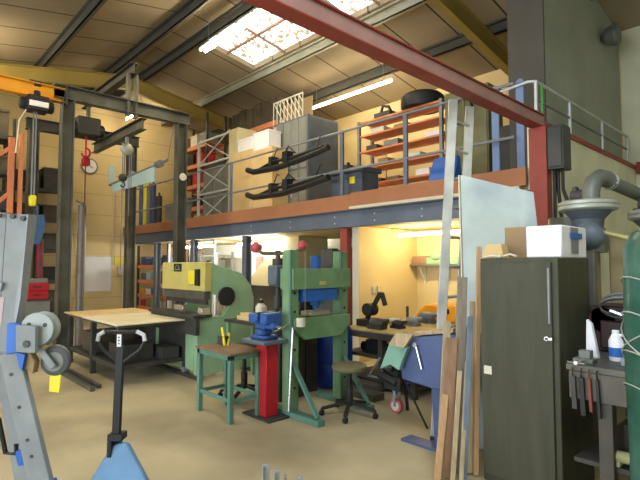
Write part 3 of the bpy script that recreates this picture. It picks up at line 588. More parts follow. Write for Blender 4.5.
# black forks hung on the handrail
for i, z in enumerate((3.5, 2.98)):
    mb = MB(); P = [(-8.35, 5.72, z + .08), (-8.1, 5.7, z + .0), (-7.6, 5.68, z - .02), (-7.1, 5.66, z - .03), (-6.5, 5.66, z + .02), (-5.9, 5.7, z + .12)]
    mb.tube(P, .06, 8)
    mb.tube([(-7.9, 5.7, z + .03), (-7.4, 5.66, z + .1), (-6.8, 5.64, z + .08), (-6.0, 5.66, z + .15)], .03, 8)
    mb.box(-7.05, -6.9, 5.6, 5.75, z + .02, z + .22); mb.box(-7.5, -7.4, 5.62, 5.8, z - .06, z + .2); mb.tube([(-7.2, 5.7, z + .1), (-7.0, 5.72, z + .34), (-6.85, 5.75, z + .2)], .02, 6)
    mb.tube([(-7.45, 5.7, z + .15), (-7.45, 5.8, z + .4), (-7.45, 5.85, z + .38)], .012, 6); mb.tube([(-6.2, 5.7, z + .2), (-6.2, 5.8, z + .4), (-6.2, 5.85, z + .4)], .012, 6)
    one(mb, 'tow_bar', M_black, 'black curved steel bar tied to the handrail, %s of the two' % ('lower' if i else 'upper'), 'steel bar', 'black bars on the handrail', 0)

# ------------------------------------------------------------ sheet table
t = thing('sheet_table', 'large steel welding table with pale sheet boards on top', 'table', (-7.5, 2.9, 0))
for x in (-8.6, -7.5, -6.48):
    for y in (2.4, 3.36): W(MB().box(x - .035, x + .035, y - .035, y + .035, .1 if x == -6.48 and y > 3 else 0, .76), 'leg', M_dark, t)
W(MB().box(-8.64, -6.44, 2.36, 3.4, .76, .8), 'top_frame', M_steel, t)
W(MB().box(-8.6, -6.48, 2.38, 3.38, .2, .26), 'lower_shelf', M_dark, t)
W(MB().box(-8.6, -6.5, 3.33, 3.36, .27, .75), 'back_panel', M_dark, t)
W(MB().cyl((-6.5, 3.36, .05), (-6.44, 3.36, .05), .05, n=14).box(-6.52, -6.42, 3.3, 3.42, .1, .12), 'caster', M_rail, t)
t.location.x -= .1; t.location.y += .08
one(MB().box(-7.82, -6.42, 2.38, 3.54, .803, .823), 'sheet_board', M_woodp, 'pale cream board on the right half of the sheet table', 'board')
one(MB().box(-8.8, -7.85, 2.4, 3.56, .803, .822), 'sheet_board', M_wood, 'golden plywood board on the left half of the sheet table', 'board')
for i, (x, y, w_, d_, h_, m, nm) in enumerate(((-8.3, 2.55, .5, .6, .3, M_dkcard, 'dark'), (-7.3, 2.6, .5, .45, .22, M_dark, 'charcoal'), (-7.0, 3.1, .4, .25, .16, M_dark, 'black'))):
    one(MB().box(x, x + w_, y, y + d_, .262, .262 + h_).box(x + .05, x + w_ - .05, y - .005, y, .3, .34), 'offcut_box', m, '%s box on the lower shelf of the sheet table' % nm, 'box', 'boxes under the sheet table')
one(MB().box(-8.2, -6.5, 2.1, 2.16, 0, .06).box(-8.0, -6.6, 2.22, 2.27, 0, .05), 'floor_bar', M_steel, 'steel bars lying on the floor in front of the sheet table', 'steel bar')

# ------------------------------------------------------------ press brake (yellow head, green frames)
p = thing('press_brake', 'press brake with yellow head and green side frames', 'press brake', (-6.8, 3.9, 0))
prof = [(3.58, .05), (4.36, .05), (4.36, 1.1), (4.3, 1.3), (4.14, 1.47), (3.62, 1.63), (3.62, 1.2), (3.85, 1.12), (3.92, .98), (3.82, .86), (3.4, .84), (3.4, .05)]
for x in (-6.26, -7.5): W(MB().prism(prof, x, x + .09, 'X'), 'side_frame', M_green, p, .006)
W(MB().box(-7.52, -6.16, 3.5, 3.62, 1.22, 1.64), 'head', M_gyel, p, .01)
W(MB().box(-7.48, -6.2, 3.52, 3.62, 1.1, 1.215), 'ram', M_steel, p)
W(MB().box(-7.48, -6.2, 3.55, 3.59, 1.03, 1.1), 'upper_tool', M_dark, p)
W(MB().box(-7.56, -6.1, 3.34, 3.4, .62, .88).box(-7.56, -6.1, 3.3, 3.6, .86, .9), 'bed', M_dark, p)
W(MB().box(-7.4, -6.3, 3.42, 3.47, .1, .84), 'front_panel', M_green, p)
W(MB().box(-7.1, -6.85, 3.49, 3.5, 1.5, 1.62), 'badge', M_black, p)
W(MB().box(-7.07, -6.88, 3.485, 3.49, 1.52, 1.54).bar((-7.04, 3.487, 1.55), (-6.99, 3.487, 1.6), .012).bar((-6.95, 3.487, 1.6), (-6.91, 3.487, 1.55), .012), 'badge_mark', M_rail, p, 0)
W(MB().box(-6.6, -6.42, 3.48, 3.5, 1.32, 1.52), 'warning_label', M_yelb, p)['label'] = 'bright yellow warning label'
W(MB().box(-6.38, -6.28, 3.46, 3.5, 1.3, 1.54), 'control_slot', M_black, p)
W(MB().box(-7.56, -7.52, 3.5, 3.62, 1.3, 1.5), 'control_slot', M_black, p)
W(MB().cyl((-6.17, 3.86, 1.14), (-6.13, 3.86, 1.14), .14, n=20), 'hand_wheel', M_black, p)
W(MB().box(-6.2, -6.08, 3.42, 3.55, .9, 1.0), 'back_gauge', M_chrome, p)
W(MB().box(-7.0, -6.7, 3.45, 3.52, .9, 1.0), 'back_gauge', M_chrome, p)
W(MB().box(-7.55, -6.08, 4.26, 4.34, 0, .05), 'foot', M_dark, p)
W(MB().box(-7.55, -6.08, 3.37, 3.45, 0, .05), 'foot', M_dark, p)

# ------------------------------------------------------------ side bench with oddments
t = thing('side_bench', 'small dark-topped green bench against the press brake', 'bench', (-5.4, 3.9, 0))
W(MB().box(-5.95, -4.95, 3.7, 4.2, .8, .84), 'top', M_dark, t)
for x in (-5.9, -5.0):
    for y in (3.74, 4.16): W(MB().box(x - .025, x + .025, y - .025, y + .025, 0, .8), 'leg', M_green2, t)
W(MB().box(-5.9, -5.0, 3.73, 3.75, .4, .44).box(-5.9, -5.0, 4.15, 4.17, .4, .44), 'rail', M_green2, t)
one(MB().box(-5.75, -5.4, 3.78, 3.95, .842, .9).box(-5.7, -5.5, 3.8, 3.92, .9, .94), 'wood_offcuts', M_tan, 'tan wood offcuts on the small dark-topped bench', 'offcuts')
bt = thing('spray_bottle', 'cream bottle on the small dark-topped bench', 'bottle', (-5.28, 3.85, .842))
W(MB().lathe((-5.28, 3.85, .842), [(.07, 0), (.075, .03), (.075, .2), (.03, .25)], 14), 'body', M_offw, bt); W(MB().cyl((-5.28, 3.85, 1.09), (-5.28, 3.85, 1.14), .035, n=10), 'cap', M_black, bt)
one(MB().ball((-5.6, 4.05, .9), .1, (1.5, .8, .6)), 'cloth_bundle', M_black, 'black cloth bundle at the back of the small bench', 'cloth', bevel=0)
one(MB().box(-5.35, -5.1, 3.98, 4.12, .842, .97).cyl((-5.2, 4.05, .97), (-5.2, 4.05, 1.05), .03, n=8), 'power_drill', M_dark, 'dark power tool beside the cream bottle', 'tool')
# green stand
gs = thing('green_stand', 'teal steel work stand with a brown board top', 'stand', (-4.5, 2.85, 0))
for x in (-4.86, -4.24):
    for y in (2.72, 3.06): W(MB().box(x - .025, x + .025, y - .025, y + .025, 0, .68), 'leg', M_teal, gs)
W(MB().box(-4.84, -4.26, 2.71, 2.73, .2, .24).box(-4.84, -4.26, 3.05, 3.07, .2, .24).box(-4.87, -4.85, 2.74, 3.04, .2, .24).box(-4.25, -4.23, 2.74, 3.04, .2, .24), 'stretcher', M_teal, gs)
W(MB().box(-4.885, -4.215, 2.695, 2.72, .63, .68).box(-4.885, -4.215, 3.06, 3.085, .63, .68).box(-4.24, -4.215, 2.72, 3.06, .63, .68).box(-4.885, -4.86, 2.72, 3.06, .63, .68), 'apron', M_teal, gs)
W(MB().box(-4.9, -4.2, 2.68, 3.1, .682, .705), 'top_board', mat('scuffed_board', (120, 98, 74), .8), gs)
yt = thing('yellow_pliers', 'yellow handled tool lying on the teal work stand', 'tool', (-4.72, 2.95, .707))
W(MB().tube([(-4.62, 2.88, .72), (-4.72, 2.93, .78), (-4.84, 2.98, .88)], .014).tube([(-4.62, 2.92, .72), (-4.7, 2.98, .74), (-4.78, 3.04, .82)], .014), 'handles', M_yelb, yt, 0); W(MB().box(-4.84, -4.72, 2.92, 3.0, .707, .8), 'head', M_dark, yt)
# round stools
def stool(label, x, y, h, m, sc=1):
    s = thing('round_stool', label, 'stool', (x, y, 0), 0, 'round swivel stools')
    MB().lathe((0, 0, h), [(.17 * sc, -.05), (.19 * sc, -.03), (.19 * sc, .0), (.16 * sc, .02)], 24).build('seat', m, s)
    MB().cyl((0, 0, .1), (0, 0, h - .05), .025, n=12).cyl((0, 0, .1), (0, 0, .3), .04, n=12).build('column', M_black, s)
    for k in range(5):
        a = k * 2 * PI / 5 + .3; c, d = math.cos(a) * .3 * sc, math.sin(a) * .3 * sc
        MB().bar((0, 0, .14), (c, d, .075), .04, .03).build('base_arm', M_black, s)
        MB().cyl((c - .015, d, .03), (c + .015, d, .03), .03, n=12).cyl((c, d, .04), (c, d, .08), .012, n=6).build('caster', M_rubber, s, 0)
    return s
stool('round stool with olive seat in front of the green press', -3.63, 3.82, .52, M_seat)
stool('round stool with black seat behind the teal work stand', -5.0, 3.4, .6, M_black, .95)

# ------------------------------------------------------------ vice on red stand
v = thing('vice_stand', 'bright red square column stand carrying the blue vice', 'stand', (-4.2, 3.14, 0))
W(MB().box(-4.28, -4.1, 3.06, 3.22, .02, .78), 'column', M_redp, v, .006)
W(MB().box(-4.45, -3.98, 3.0, 3.3, 0, .02), 'base_plate', M_dark, v)
W(MB().box(-4.38, -3.98, 2.94, 3.26, .78, .82), 'top_plate', M_slate, v, .008)
v = thing('bench_vice', 'blue bench vice bolted on the red column stand', 'vice', (-4.2, 3.1, .82))
W(MB().box(-4.32, -4.06, 3.0, 3.2, .822, .86).cyl((-4.2, 3.1, .86), (-4.2, 3.1, .92), .09, n=16).box(-4.28, -4.1, 3.04, 3.16, .92, .99).box(-4.38, -4.18, 3.02, 3.18, .98, 1.08).box(-4.24, -4.18, 2.99, 3.21, 1.0, 1.1), 'body', mat('vice_blue', (44, 84, 150), .5), v, .014)
W(MB().box(-4.13, -4.02, 2.99, 3.21, .98, 1.1).box(-4.14, -3.98, 3.05, 3.15, .93, 1.0), 'moving_jaw', mat('vice_blue', (44, 84, 150), .5), v, .014)
W(MB().box(-4.178, -4.165, 3.0, 3.2, 1.05, 1.105), 'jaw_plate', M_dark, v); W(MB().box(-4.145, -4.132, 3.0, 3.2, 1.05, 1.105), 'jaw_plate', M_dark, v)
W(MB().cyl((-3.98, 3.1, .96), (-3.88, 3.1, .96), .018, n=10).cyl((-3.89, 3.0, .93), (-3.89, 3.2, .99), .008, n=8), 'screw_handle', M_chrome, v, 0)
# fly press
f = thing('fly_press', 'dark fly press with two red weight balls on its arm', 'fly press', (-4.72, 3.7, 0))
W(MB().box(-5.0, -4.5, 3.55, 3.95, 0, .75), 'stand', M_dark, f, .01)
W(MB().prism([(3.55, .75), (4.0, .75), (4.0, 1.5), (3.9, 1.6), (3.6, 1.6), (3.6, 1.35), (3.82, 1.3), (3.82, .9), (3.55, .88)], -4.82, -4.64, 'X'), 'frame', M_slate, f, .02)
W(MB().cyl((-4.73, 3.7, 1.2), (-4.73, 3.7, 1.78), .035, n=12).cyl((-4.73, 3.7, 1.08), (-4.73, 3.7, 1.22), .055, n=12).cyl((-4.73, 3.7, 1.6), (-4.73, 3.7, 1.68), .07), 'screw', M_dark, f, 0)
W(MB().tube([(-5.17, 3.7, 1.8), (-5.05, 3.7, 1.75), (-4.73, 3.7, 1.74), (-4.4, 3.7, 1.75), (-4.29, 3.7, 1.79)], .022), 'arm', M_steel, f, 0)
for x in (-5.19, -4.27): W(MB().ball((x, 3.7, 1.83), .075 if x < -5 else .055), 'weight_ball', M_pinkb, f, 0)
W(MB().box(-4.84, -4.6, 3.6, 3.9, .88, .92), 'work_table', M_steel, f)

# ------------------------------------------------------------ green H-frame press
h = thing('hydraulic_press', 'green H-frame workshop press with drilled uprights', 'press', (-4.0, 3.72, 0))
for y in (3.33, 4.09):
    W(MB().box(-4.1, -3.98, y - .06, y + .07, .06, 1.76), 'upright', M_green2, h)
    W(MB().box(-3.978, -3.95, y - .075, y - .045, .06, 1.76), 'edge_strip', M_teal, h)
    W(MB().box(-4.4, -3.55, y - .05, y + .05, 0, .06), 'foot', M_teal, h)
    W(MB().bar((-3.98, y, .55), (-3.6, y, .07), .05, .03), 'foot_brace', M_teal, h)
for y in (3.33, 4.09):
    for q in range(6): W(MB().cyl((-3.977, y + .01, .3 + q * .2), (-3.97, y + .01, .3 + q * .2), .014, n=8), 'pin_hole', M_black, h, 0)
W(MB().box(-3.97, -3.93, 3.28, 4.16, 1.34, 1.56).box(-4.15, -4.11, 3.28, 4.16, 1.34, 1.56), 'head_beam', M_green2, h)
W(MB().prism([(3.3, .92), (3.45, .8), (4.0, .8), (4.14, .92), (4.14, 1.03), (3.3, 1.03)], -3.97, -3.92, 'X').prism([(3.3, .92), (3.45, .8), (4.0, .8), (4.14, .92), (4.14, 1.03), (3.3, 1.03)], -4.16, -4.12, 'X'), 'bed_beam', M_green2, h)
W(MB().cyl((-4.04, 3.7, 1.15), (-4.04, 3.7, 1.7), .06, n=16).cyl((-4.04, 3.7, 1.11), (-4.04, 3.7, 1.18), .035, n=12), 'ram', M_blue2, h, 0)
W(MB().box(-4.12, -3.96, 3.55, 3.85, 1.04, 1.09), 'press_plate', M_chrome, h)
W(MB().box(-4.15, -3.95, 3.44, 3.95, 1.2, 1.34), 'ram_housing', M_blue2, h)
W(MB().cyl((-3.9, 3.36, .95), (-3.9, 3.36, 1.04), .05).tube([(-3.9, 3.42, 1.74), (-3.9, 3.42, 1.0)], .0012), 'hose', M_offw, h, 0)
W(MB().cyl((-3.9, 3.2, .1), (-3.93, 3.28, .95), .012, n=8), 'pump_lever', M_chrome, h, 0)
W(MB().box(-3.94, -3.925, 3.66, 3.76, 1.38, 1.42), 'maker_plate', M_gyel, h, 0)
one(MB().box(-4.85, -4.6, 4.05, 4.25, 0, .85).box(-4.82, -4.63, 4.04, 4.05, .1, .8), 'dark_cabinet', M_dark, 'dark steel cabinet standing behind the green press', 'cabinet')
b = thing('blue_drum', 'deep blue plastic drum seen through the green press', 'drum', (-5.0, 5.0, 0))
W(MB().lathe((-4.7, 4.6, 0), [(.24, 0), (.27, .04), (.28, .3), (.27, .32), (.28, .34), (.28, .6), (.25, .78)], 24), 'body', M_drum, b, 0); W(MB().cyl((-4.7, 4.6, .78), (-4.7, 4.6, .82), .24, n=24), 'lid', M_drum, b)
one(MB().box(-4.4, -3.75, 4.35, 4.55, 0, .08).box(-4.5, -3.9, 4.6, 4.7, 0, .12), 'steel_offcuts', M_steel, 'steel offcuts on the floor behind the olive stool', 'offcuts')

# ------------------------------------------------------------ workbench in the yellow bay
wb = thing('workbench', 'steel workbench with worn top in the yellow bay', 'workbench', (-3.9, 5.3, 0))
W(MB().box(-4.7, -3.42, 4.74, 6.9, .72, .755), 'top', M_benchtop, wb)
W(MB().box(-4.7, -3.42, 4.72, 4.75, .66, .74).box(-3.44, -3.41, 4.75, 6.9, .66, .74), 'apron', M_dark, wb)
for x in (-4.62, -4.0, -3.5):
    for y in (4.8, 6.8): W(MB().box(x - .035, x + .035, y - .035, y + .035, 0, .72), 'leg', M_dark, wb)
W(MB().box(-4.66, -3.46, 4.78, 6.8, .4, .44).box(-4.66, -3.46, 4.78, 6.8, .1, .14), 'shelf', M_dark, wb)
W(MB().box(-4.6, -3.5, 5.6, 5.62, .14, .7), 'back_panel', M_offw, wb)
one(MB().cyl((-4.5, 5.0, .5), (-3.9, 5.1, .5), .06, n=10).box(-4.4, -4.2, 4.95, 5.15, .442, .6), 'black_hose', M_black, 'black part lying on the workbench shelf', 'tool')
one(MB().box(-3.95, -3.6, 4.85, 5.3, .142, .3), 'blue_box', M_drum, 'blue box on the lowest shelf of the workbench', 'box', bevel=.01)
gr = thing('bench_grinder', 'black angled bench tool at the left end of the workbench', 'tool', (-4.4, 5.1, .757))
W(MB().box(-4.62, -4.3, 5.0, 5.3, .757, .85), 'base', M_black, gr)
W(MB().bar((-4.55, 5.15, .85), (-4.3, 5.15, 1.22), .05).bar((-4.28, 5.15, 1.22), (-4.22, 5.15, 1.05), .05).cyl((-4.5, 5.08, .98), (-4.5, 5.24, .98), .09), 'arm', M_black, gr)
for i, (x, y, s, m, nm) in enumerate(((-4.2, 4.95, .09, M_dark, 'dark lump-shaped casting near the bench front'), (-4.05, 5.2, .07, M_black, 'black clamp beside the dark casting'), (-4.1, 5.6, .08, M_rail, 'grey clamp in the middle of the workbench'), (-4.15, 6.0, .1, M_slate, 'slate blue power tool before the orange case'), (-4.35, 5.5, .06, M_offw, 'pale cup-like part behind the bench tool'))):
    o = MB().ball((x, y, .757 + s * .8), s, (1.4, 1, .8), 10).box(x - s * 1.3, x + s * 1.3, y - s * .8, y + s * .8, .757, .757 + s * .5).cyl((x - s, y, .757 + s), (x + s * 2.1, y, .757 + s * 1.3), s * .3, n=8)
    one(o, 'bench_tool', m, nm, 'tool', bevel=0)
one(MB().cyl((-4.3, 5.75, .757), (-4.3, 5.75, 1.0), .02, n=8).cyl((-4.3, 5.75, .757), (-4.3, 5.75, .79), .06), 'upright_rod', M_dark, 'thin upright rod stand on the workbench', 'tool')
oc = thing('orange_case', 'orange tool case on the workbench by the back wall', 'case', (-4.2, 6.4, .757))
W(MB().prism([(-4.6, .757), (-3.75, .757), (-3.78, 1.0), (-4.35, 1.0)], 6.25, 6.7, 'Y'), 'body', M_orb, oc, .02); W(MB().box(-4.05, -3.92, 6.235, 6.25, .88, .95), 'latch', M_black, oc)
ws = thing('wall_shelf', 'small white bracket shelf on the yellow bay wall', 'shelf', (-5.1, 7.5, 1.6))
W(MB().box(-5.44, -4.2, 7.35, 7.598, 1.58, 1.61), 'board', M_cab, ws)
for x in (-5.25, -4.75, -4.3): W(MB().box(x - .015, x + .015, 7.57, 7.598, 1.25, 1.58).bar((x, 7.58, 1.3), (x, 7.38, 1.57), .02), 'bracket', M_white, ws)
gm = thing('green_vice', 'green and rust machine vice lying on the bracket shelf', 'vice', (-5, 7.45, 1.61))
W(MB().box(-5.4, -5.1, 7.38, 7.54, 1.612, 1.76), 'rusty_end', M_brownw, gm, .01)
W(MB().box(-5.1, -4.4, 7.38, 7.54, 1.612, 1.74).ball((-4.9, 7.44, 1.76), .12, (1.2, .8, .9), 10), 'body', M_green, gm, .01)
for i, (x, z) in enumerate(((-4.15, 1.1), (-4.55, 1.1))):
    one(MB().box(x - .05, x + .05, 7.575, 7.598, z, z + .1), 'socket', M_offw if i else M_dark, 'electrical socket on the yellow wall, %s' % ('below the green vice' if i else 'nearest the ladder'), 'socket')
for q, y in enumerate((6.3, 6.42)):
    one(MB().box(-5.448, -5.42, y, y + .08, 1.12, 1.24), 'socket', M_offw, 'small pale switch on the left yellow wall, %s of the pair' % ('right' if q else 'left'), 'switch')
one(MB().box(-3.7, -2.8, 7.55, 7.598, .75, 1.05).box(-3.68, -2.82, 7.54, 7.55, .77, 1.03), 'brown_panel', M_brownw, 'brown panel fixed low on the bay back wall', 'panel')

# ------------------------------------------------------------ blue machine with teal chute
bm = thing('blue_machine', 'blue metalworking machine with teal chute in front of bench', 'machine', (-2.7, 3.75, 0))
W(MB().prism([(-2.84, .53), (-2.87, .75), (-2.84, .86), (-2.78, .92), (-2.3, 1.0), (-2.2, 1.0), (-2.2, .52), (-2.5, .5)], 3.7, 4.05, 'Y'), 'body', M_blue, bm, .01)
W(MB().prism([(-2.52, .02), (-2.3, .02), (-2.28, .51), (-2.55, .51)], 3.75, 4.0, 'Y'), 'pedestal', M_blue, bm)
W(MB().box(-2.78, -2.2, 3.6, 3.75, 0, .025).box(-2.56, -2.2, 3.75, 4.05, 0, .025), 'foot_plate', M_blue, bm)
W(MB().prism([(-2.78, .935), (-2.3, 1.012), (-2.3, 1.05), (-2.78, .965)], 3.72, 4.0, 'Y'), 'top_plate', M_palew, bm)
W(MB().prism([(-3.05, .6), (-2.92, .66), (-2.82, .62), (-2.78, .72), (-2.72, .84), (-2.86, .9), (-2.94, .84)], 3.63, 3.69, 'Y').prism([(-3.05, .6), (-2.94, .84), (-2.92, .84), (-3.02, .6)], 3.69, 3.95, 'Y'), 'chute', mat('chute_teal', (120, 164, 146), .5), bm, .006)
W(MB().prism([(-2.92, .85), (-2.83, .97), (-2.64, .97), (-2.74, .84)], 3.6, 3.64, 'Y'), 'chute_cover', M_palew, bm)
W(MB().cyl((-2.66, 3.68, .86), (-2.6, 3.68, .66), .01, n=8).cyl((-2.67, 3.7, .87), (-2.67, 3.67, .87), .022), 'lever', M_chrome, bm, 0)
mt = thing('caster_machine', 'black wheeled mechanism with a pink-rimmed caster', 'machine', (-3.35, 4.25, 0))
mb = MB().box(-3.48, -3.28, 4.2, 4.36, .34, .5).box(-3.42, -3.2, 4.14, 4.2, .26, .4).cyl((-3.5, 4.16, .4), (-3.25, 4.16, .34), .045).box(-3.42, -3.12, 4.16, 4.22, .48, .56).cyl((-3.34, 4.12, .5), (-3.34, 4.18, .5), .045).bar((-3.5, 4.2, .5), (-3.4, 4.2, .66), .04)
for i in range(8): mb.box(-3.42 + i * .042, -3.395 + i * .042, 4.12, 4.16, .56 + i * .006, .59 + i * .006)
W(mb, 'mechanism', M_black, mt, .006)
W(MB().bar((-3.66, 4.15, .36), (-3.4, 4.15, .36), .02).bar((-3.64, 4.15, .36), (-3.48, 4.15, .58), .02), 'link_arm', M_rail, mt)
W(MB().cyl((-3.33, 4.22, .075), (-3.33, 4.28, .075), .075, n=20), 'caster_tyre', mat('pink_rim', (176, 96, 104), .6), mt); W(MB().cyl((-3.33, 4.21, .075), (-3.33, 4.29, .075), .05, n=16), 'caster_hub', M_offw, mt)
W(MB().box(-3.35, -3.31, 4.2, 4.21, .075, .27).box(-3.35, -3.31, 4.29, 4.3, .075, .27).box(-3.37, -3.29, 4.2, 4.3, .25, .27), 'caster_fork', M_rail, mt)
W(MB().bar((-3.2, 4.2, .4), (-2.8, 4.05, .0), .018), 'leg', M_black, mt); W(MB().bar((-3.3, 4.34, .4), (-3.3, 4.4, 0), .03), 'leg', M_black, mt)

# ------------------------------------------------------------ ladder, sheet, timber
L = thing('ladder', 'long aluminium ladder leaning on the red overhead beam', 'ladder', (-2.2, 3.3, 0))
pa, pb_ = Vector((-2.56, 3.82, 0)), Vector((-2.47, 4.06, 3.19)); off = Vector((.0, .34, 0)); vd = (math.cos(fy), math.sin(fy), 0)
W(MB().bar(pa, pb_, .085, .03, vd), 'stile', M_alu, L); W(MB().bar(pa + off, pb_ + off * .9, .085, .03, vd), 'stile', M_alu, L)
for i in range(11):
    q = (i + .6) / 11.3; W(MB().cyl(pa.lerp(pb_, q), (pa + off).lerp(pb_ + off * .9, q), .015, n=8), 'rung', M_alu, L, 0)
for e in (pa, pa + off): W(MB().box(e.x - .03, e.x + .03, e.y - .04, e.y + .04, 0, .05), 'rubber_foot', M_rubber, L)
gs_ = thing('metal_sheet', 'large galvanised metal sheet leaning behind the green locker', 'sheet', (-1.9, 4, 0))
mb = MB(); A = [Vector((-2.27, 3.9, 0)), Vector((-1.62, 4.3, 0)), Vector((-1.84, 4.33, 2.25)), Vector((-2.41, 4.07, 2.45))]; n_ = Vector((.004, -.006, 0))
va = [mb.b.verts.new(a + n_) for a in A]; vb = [mb.b.verts.new(a - n_) for a in A]
mb.b.faces.new(va); mb.b.faces.new(vb[::-1])
for k in range(4): mb.b.faces.new((va[k], va[(k + 1) % 4], vb[(k + 1) % 4], vb[k]))
W(mb, 'sheet', M_galv, gs_, 0)
mb = MB().bar(A[0] + Vector((-.012, 0, 0)), A[3] + Vector((-.012, 0, 0)), .012, .03); W(mb, 'edge', M_strip, gs_, 0)
planks = [(-2.19, 3.28, 1.14, .06, M_palew, 'pale narrow plank nearest the blue machine'), (-2.08, 3.34, 1.5, .08, M_greyw, 'grey weathered plank, tallest next to the ladder'), (-2.1, 3.2, 1.02, .09, M_brownw, 'broad reddish brown plank in the leaning stack'),
          (-2.02, 3.42, 1.3, .07, M_palew, 'wide pale plank behind the brown one'), (-2.09, 3.08, .6, .05, M_orangew, 'short orange timber batten leaning at the front'), (-2.01, 3.16, .78, .035, M_palew, 'thin pale batten standing right of the brown plank'),
          (-1.965, 3.2, .86, .03, M_palew, 'thinnest pale batten leaning near the locker'), (-1.97, 3.42, 1.75, .04, M_orangew, 'tall tan batten reaching highest beside the metal sheet')]
for i, (x, y, z, ww, m, nm) in enumerate(planks):
    one(MB().bar((x + .035, y, 0.01), (x - .025, y + .22, z), ww, .022, (math.cos(fy), math.sin(fy), 0)), 'timber_plank', m, nm, 'plank', 'leaning timber planks')
one(MB().bar((-1.93, 3.24, .01), (-1.97, 3.44, 1.2), .045, .012, (math.cos(fy), math.sin(fy), 0)), 'blue_strip', mat('faded_blue_strip', (112, 124, 138), .5, .1), 'faded blue metal strip leaning between planks and locker', 'strip')
# ------------------------------------------------------------ locker and things on it
lk = thing('steel_locker', 'tall dark olive green steel locker in the right foreground', 'locker', (-1.6, 3.7, 0))
W(MB().box(-1.87, -1.3, 3.42, 4.02, 0, 1.65), 'body', M_oliveg, lk, .006)
W(MB().box(-1.86, -1.34, 3.4, 3.42, .06, 1.62), 'door', M_oliveg, lk, .004)
W(MB().box(-1.36, -1.345, 3.385, 3.4, 1.2, 1.58), 'door_edge', M_rail, lk, .002)
W(MB().cyl((-1.37, 3.37, 1.1), (-1.37, 3.4, 1.1), .016).box(-1.38, -1.33, 3.37, 3.375, 1.09, 1.11), 'handle', M_chrome, lk)
W(MB().box(-1.84, -1.78, 3.396, 3.4, .79, .85), 'label', M_offw, lk, 0)
W(MB().box(-1.32, -1.28, 3.68, 3.76, .78, .82), 'hasp', M_dark, lk)
bx = thing('white_appliance', 'white box-shaped appliance with blue label on the locker', 'appliance', (-1.4, 3.7, 1.65))
W(MB().box(-1.55, -1.3, 3.5, 3.98, 1.652, 1.88), 'case', M_white, bx, .008)
W(MB().box(-1.302, -1.294, 3.66, 3.8, 1.68, 1.87), 'window', M_rail, bx, 0); W(MB().box(-1.295, -1.288, 3.64, 3.86, 1.79, 1.83), 'blue_label', M_blue2, bx, 0)
cbx = one(MB().box(-1.84, -1.6, 3.75, 3.95, 1.652, 1.9, ('Z', .15)), 'cardboard_box', M_card, 'brown cardboard sheet standing between sheet and white appliance', 'box')
cbx2 = one(MB().prism([(-1.9, 1.652), (-1.72, 1.652), (-1.74, 1.76), (-1.86, 1.76)], 3.5, 3.6), 'wood_block', M_tan, 'tan wooden block on the locker edge', 'block')
one(MB().tube([(-1.85, 3.45, 1.66), (-1.8, 3.47, 1.67), (-1.72, 3.46, 1.66), (-1.66, 3.48, 1.68), (-1.6, 3.45, 1.665)], .008, 6).ball((-1.72, 3.44, 1.665), .013), 'cord', M_offw, 'pale cord lying on top of the locker', 'cord', bevel=0)
# padlock ring object at locker side
pd = thing('padlock', 'brass padlock hanging on the locker side hasp', 'padlock', (-1.27, 3.72, .7))
W(MB().box(-1.278, -1.25, 3.69, 3.75, .71, .78), 'body', mat('copper_lock', (142, 94, 78), .4, .4), pd, .006)
W(MB().tube([(-1.264, 3.7, .775), (-1.264, 3.7, .83), (-1.264, 3.72, .85), (-1.264, 3.74, .83), (-1.264, 3.74, .775)], .006, 6), 'shackle', M_chrome, pd, 0)

# ------------------------------------------------------------ flanged machines with duct
def flange(label, x, y, z, r=.245):
    m = thing('flanged_blower', label, 'machine', (x, y, 0), 0, 'flanged blowers')
    MB().box(-.07, .07, -.07, .07, 0, z - .42).box(-.22, .22, -.22, .22, 0, .03).build('stand', M_tan2, m)
    MB().lathe((0, 0, z), [(r * .9, -.045), (r, -.03), (r, -.008), (r * .96, -.004), (r * .96, .004), (r, .008), (r, .035), (r * .85, .05)], 32).build('flange', M_grnlt, m)
    MB().lathe((0, 0, z), [(.12, -.2), (.13, -.12), (.2, -.045)], 20).build('neck', M_slate, m)
    MB().lathe((0, 0, z), [(.15, -.42), (.16, -.3), (.13, -.2)], 20).build('lower_body', M_dgrey, m)
    MB().cyl((-.16, .06, z + .11), (-.02, .06, z + .11), .06).box(-.2, -.0, .0, .12, z + .048, z + .08).box(-.14, -.1, .02, .1, z + .08, z + .2).build('motor', M_dark, m, .01)
    return m
fl = flange('flanged blower nearest the electrical box', -1.53, 4.75, 2.13)
flange('flanged blower at the right edge behind green bundle', -1.12, 5.3, 2.06, .235)
dc = thing('duct', 'curved grey metal duct rising over the flanged blower', 'duct', (-1.5, 4.9, 2.2))
P = [(-1.5, 4.75, 2.16), (-1.51, 4.77, 2.26), (-1.5, 4.82, 2.36), (-1.47, 4.9, 2.41), (-1.44, 4.98, 2.4), (-1.42, 5.05, 2.37), (-1.28, 5.5, 2.27), (-1.0, 6.2, 2.05)]
W(MB().tube([tuple(p) for p in P[:6]], .074, 16), 'elbow', M_dgrey, dc, 0); W(MB().tube(P[5:], .062, 14), 'pipe', M_dgrey, dc, 0)
W(MB().cyl((-1.435, 5.02, 2.385), (-1.42, 5.06, 2.375), .08, n=16), 'clamp', M_raillt, dc)
W(MB().box(-1.72, -1.66, 4.97, 5.03, 2.0, 2.32), 'bracket', M_dark, dc)
W(MB().cyl((-1.1, 5.95, 0), (-1.1, 5.95, 2.1), .03, n=10), 'support', M_dark, dc)
ap = thing('air_receiver', 'slate blue round tank end below the flanged blower', 'tank', (-1.4, 4.5, 0))
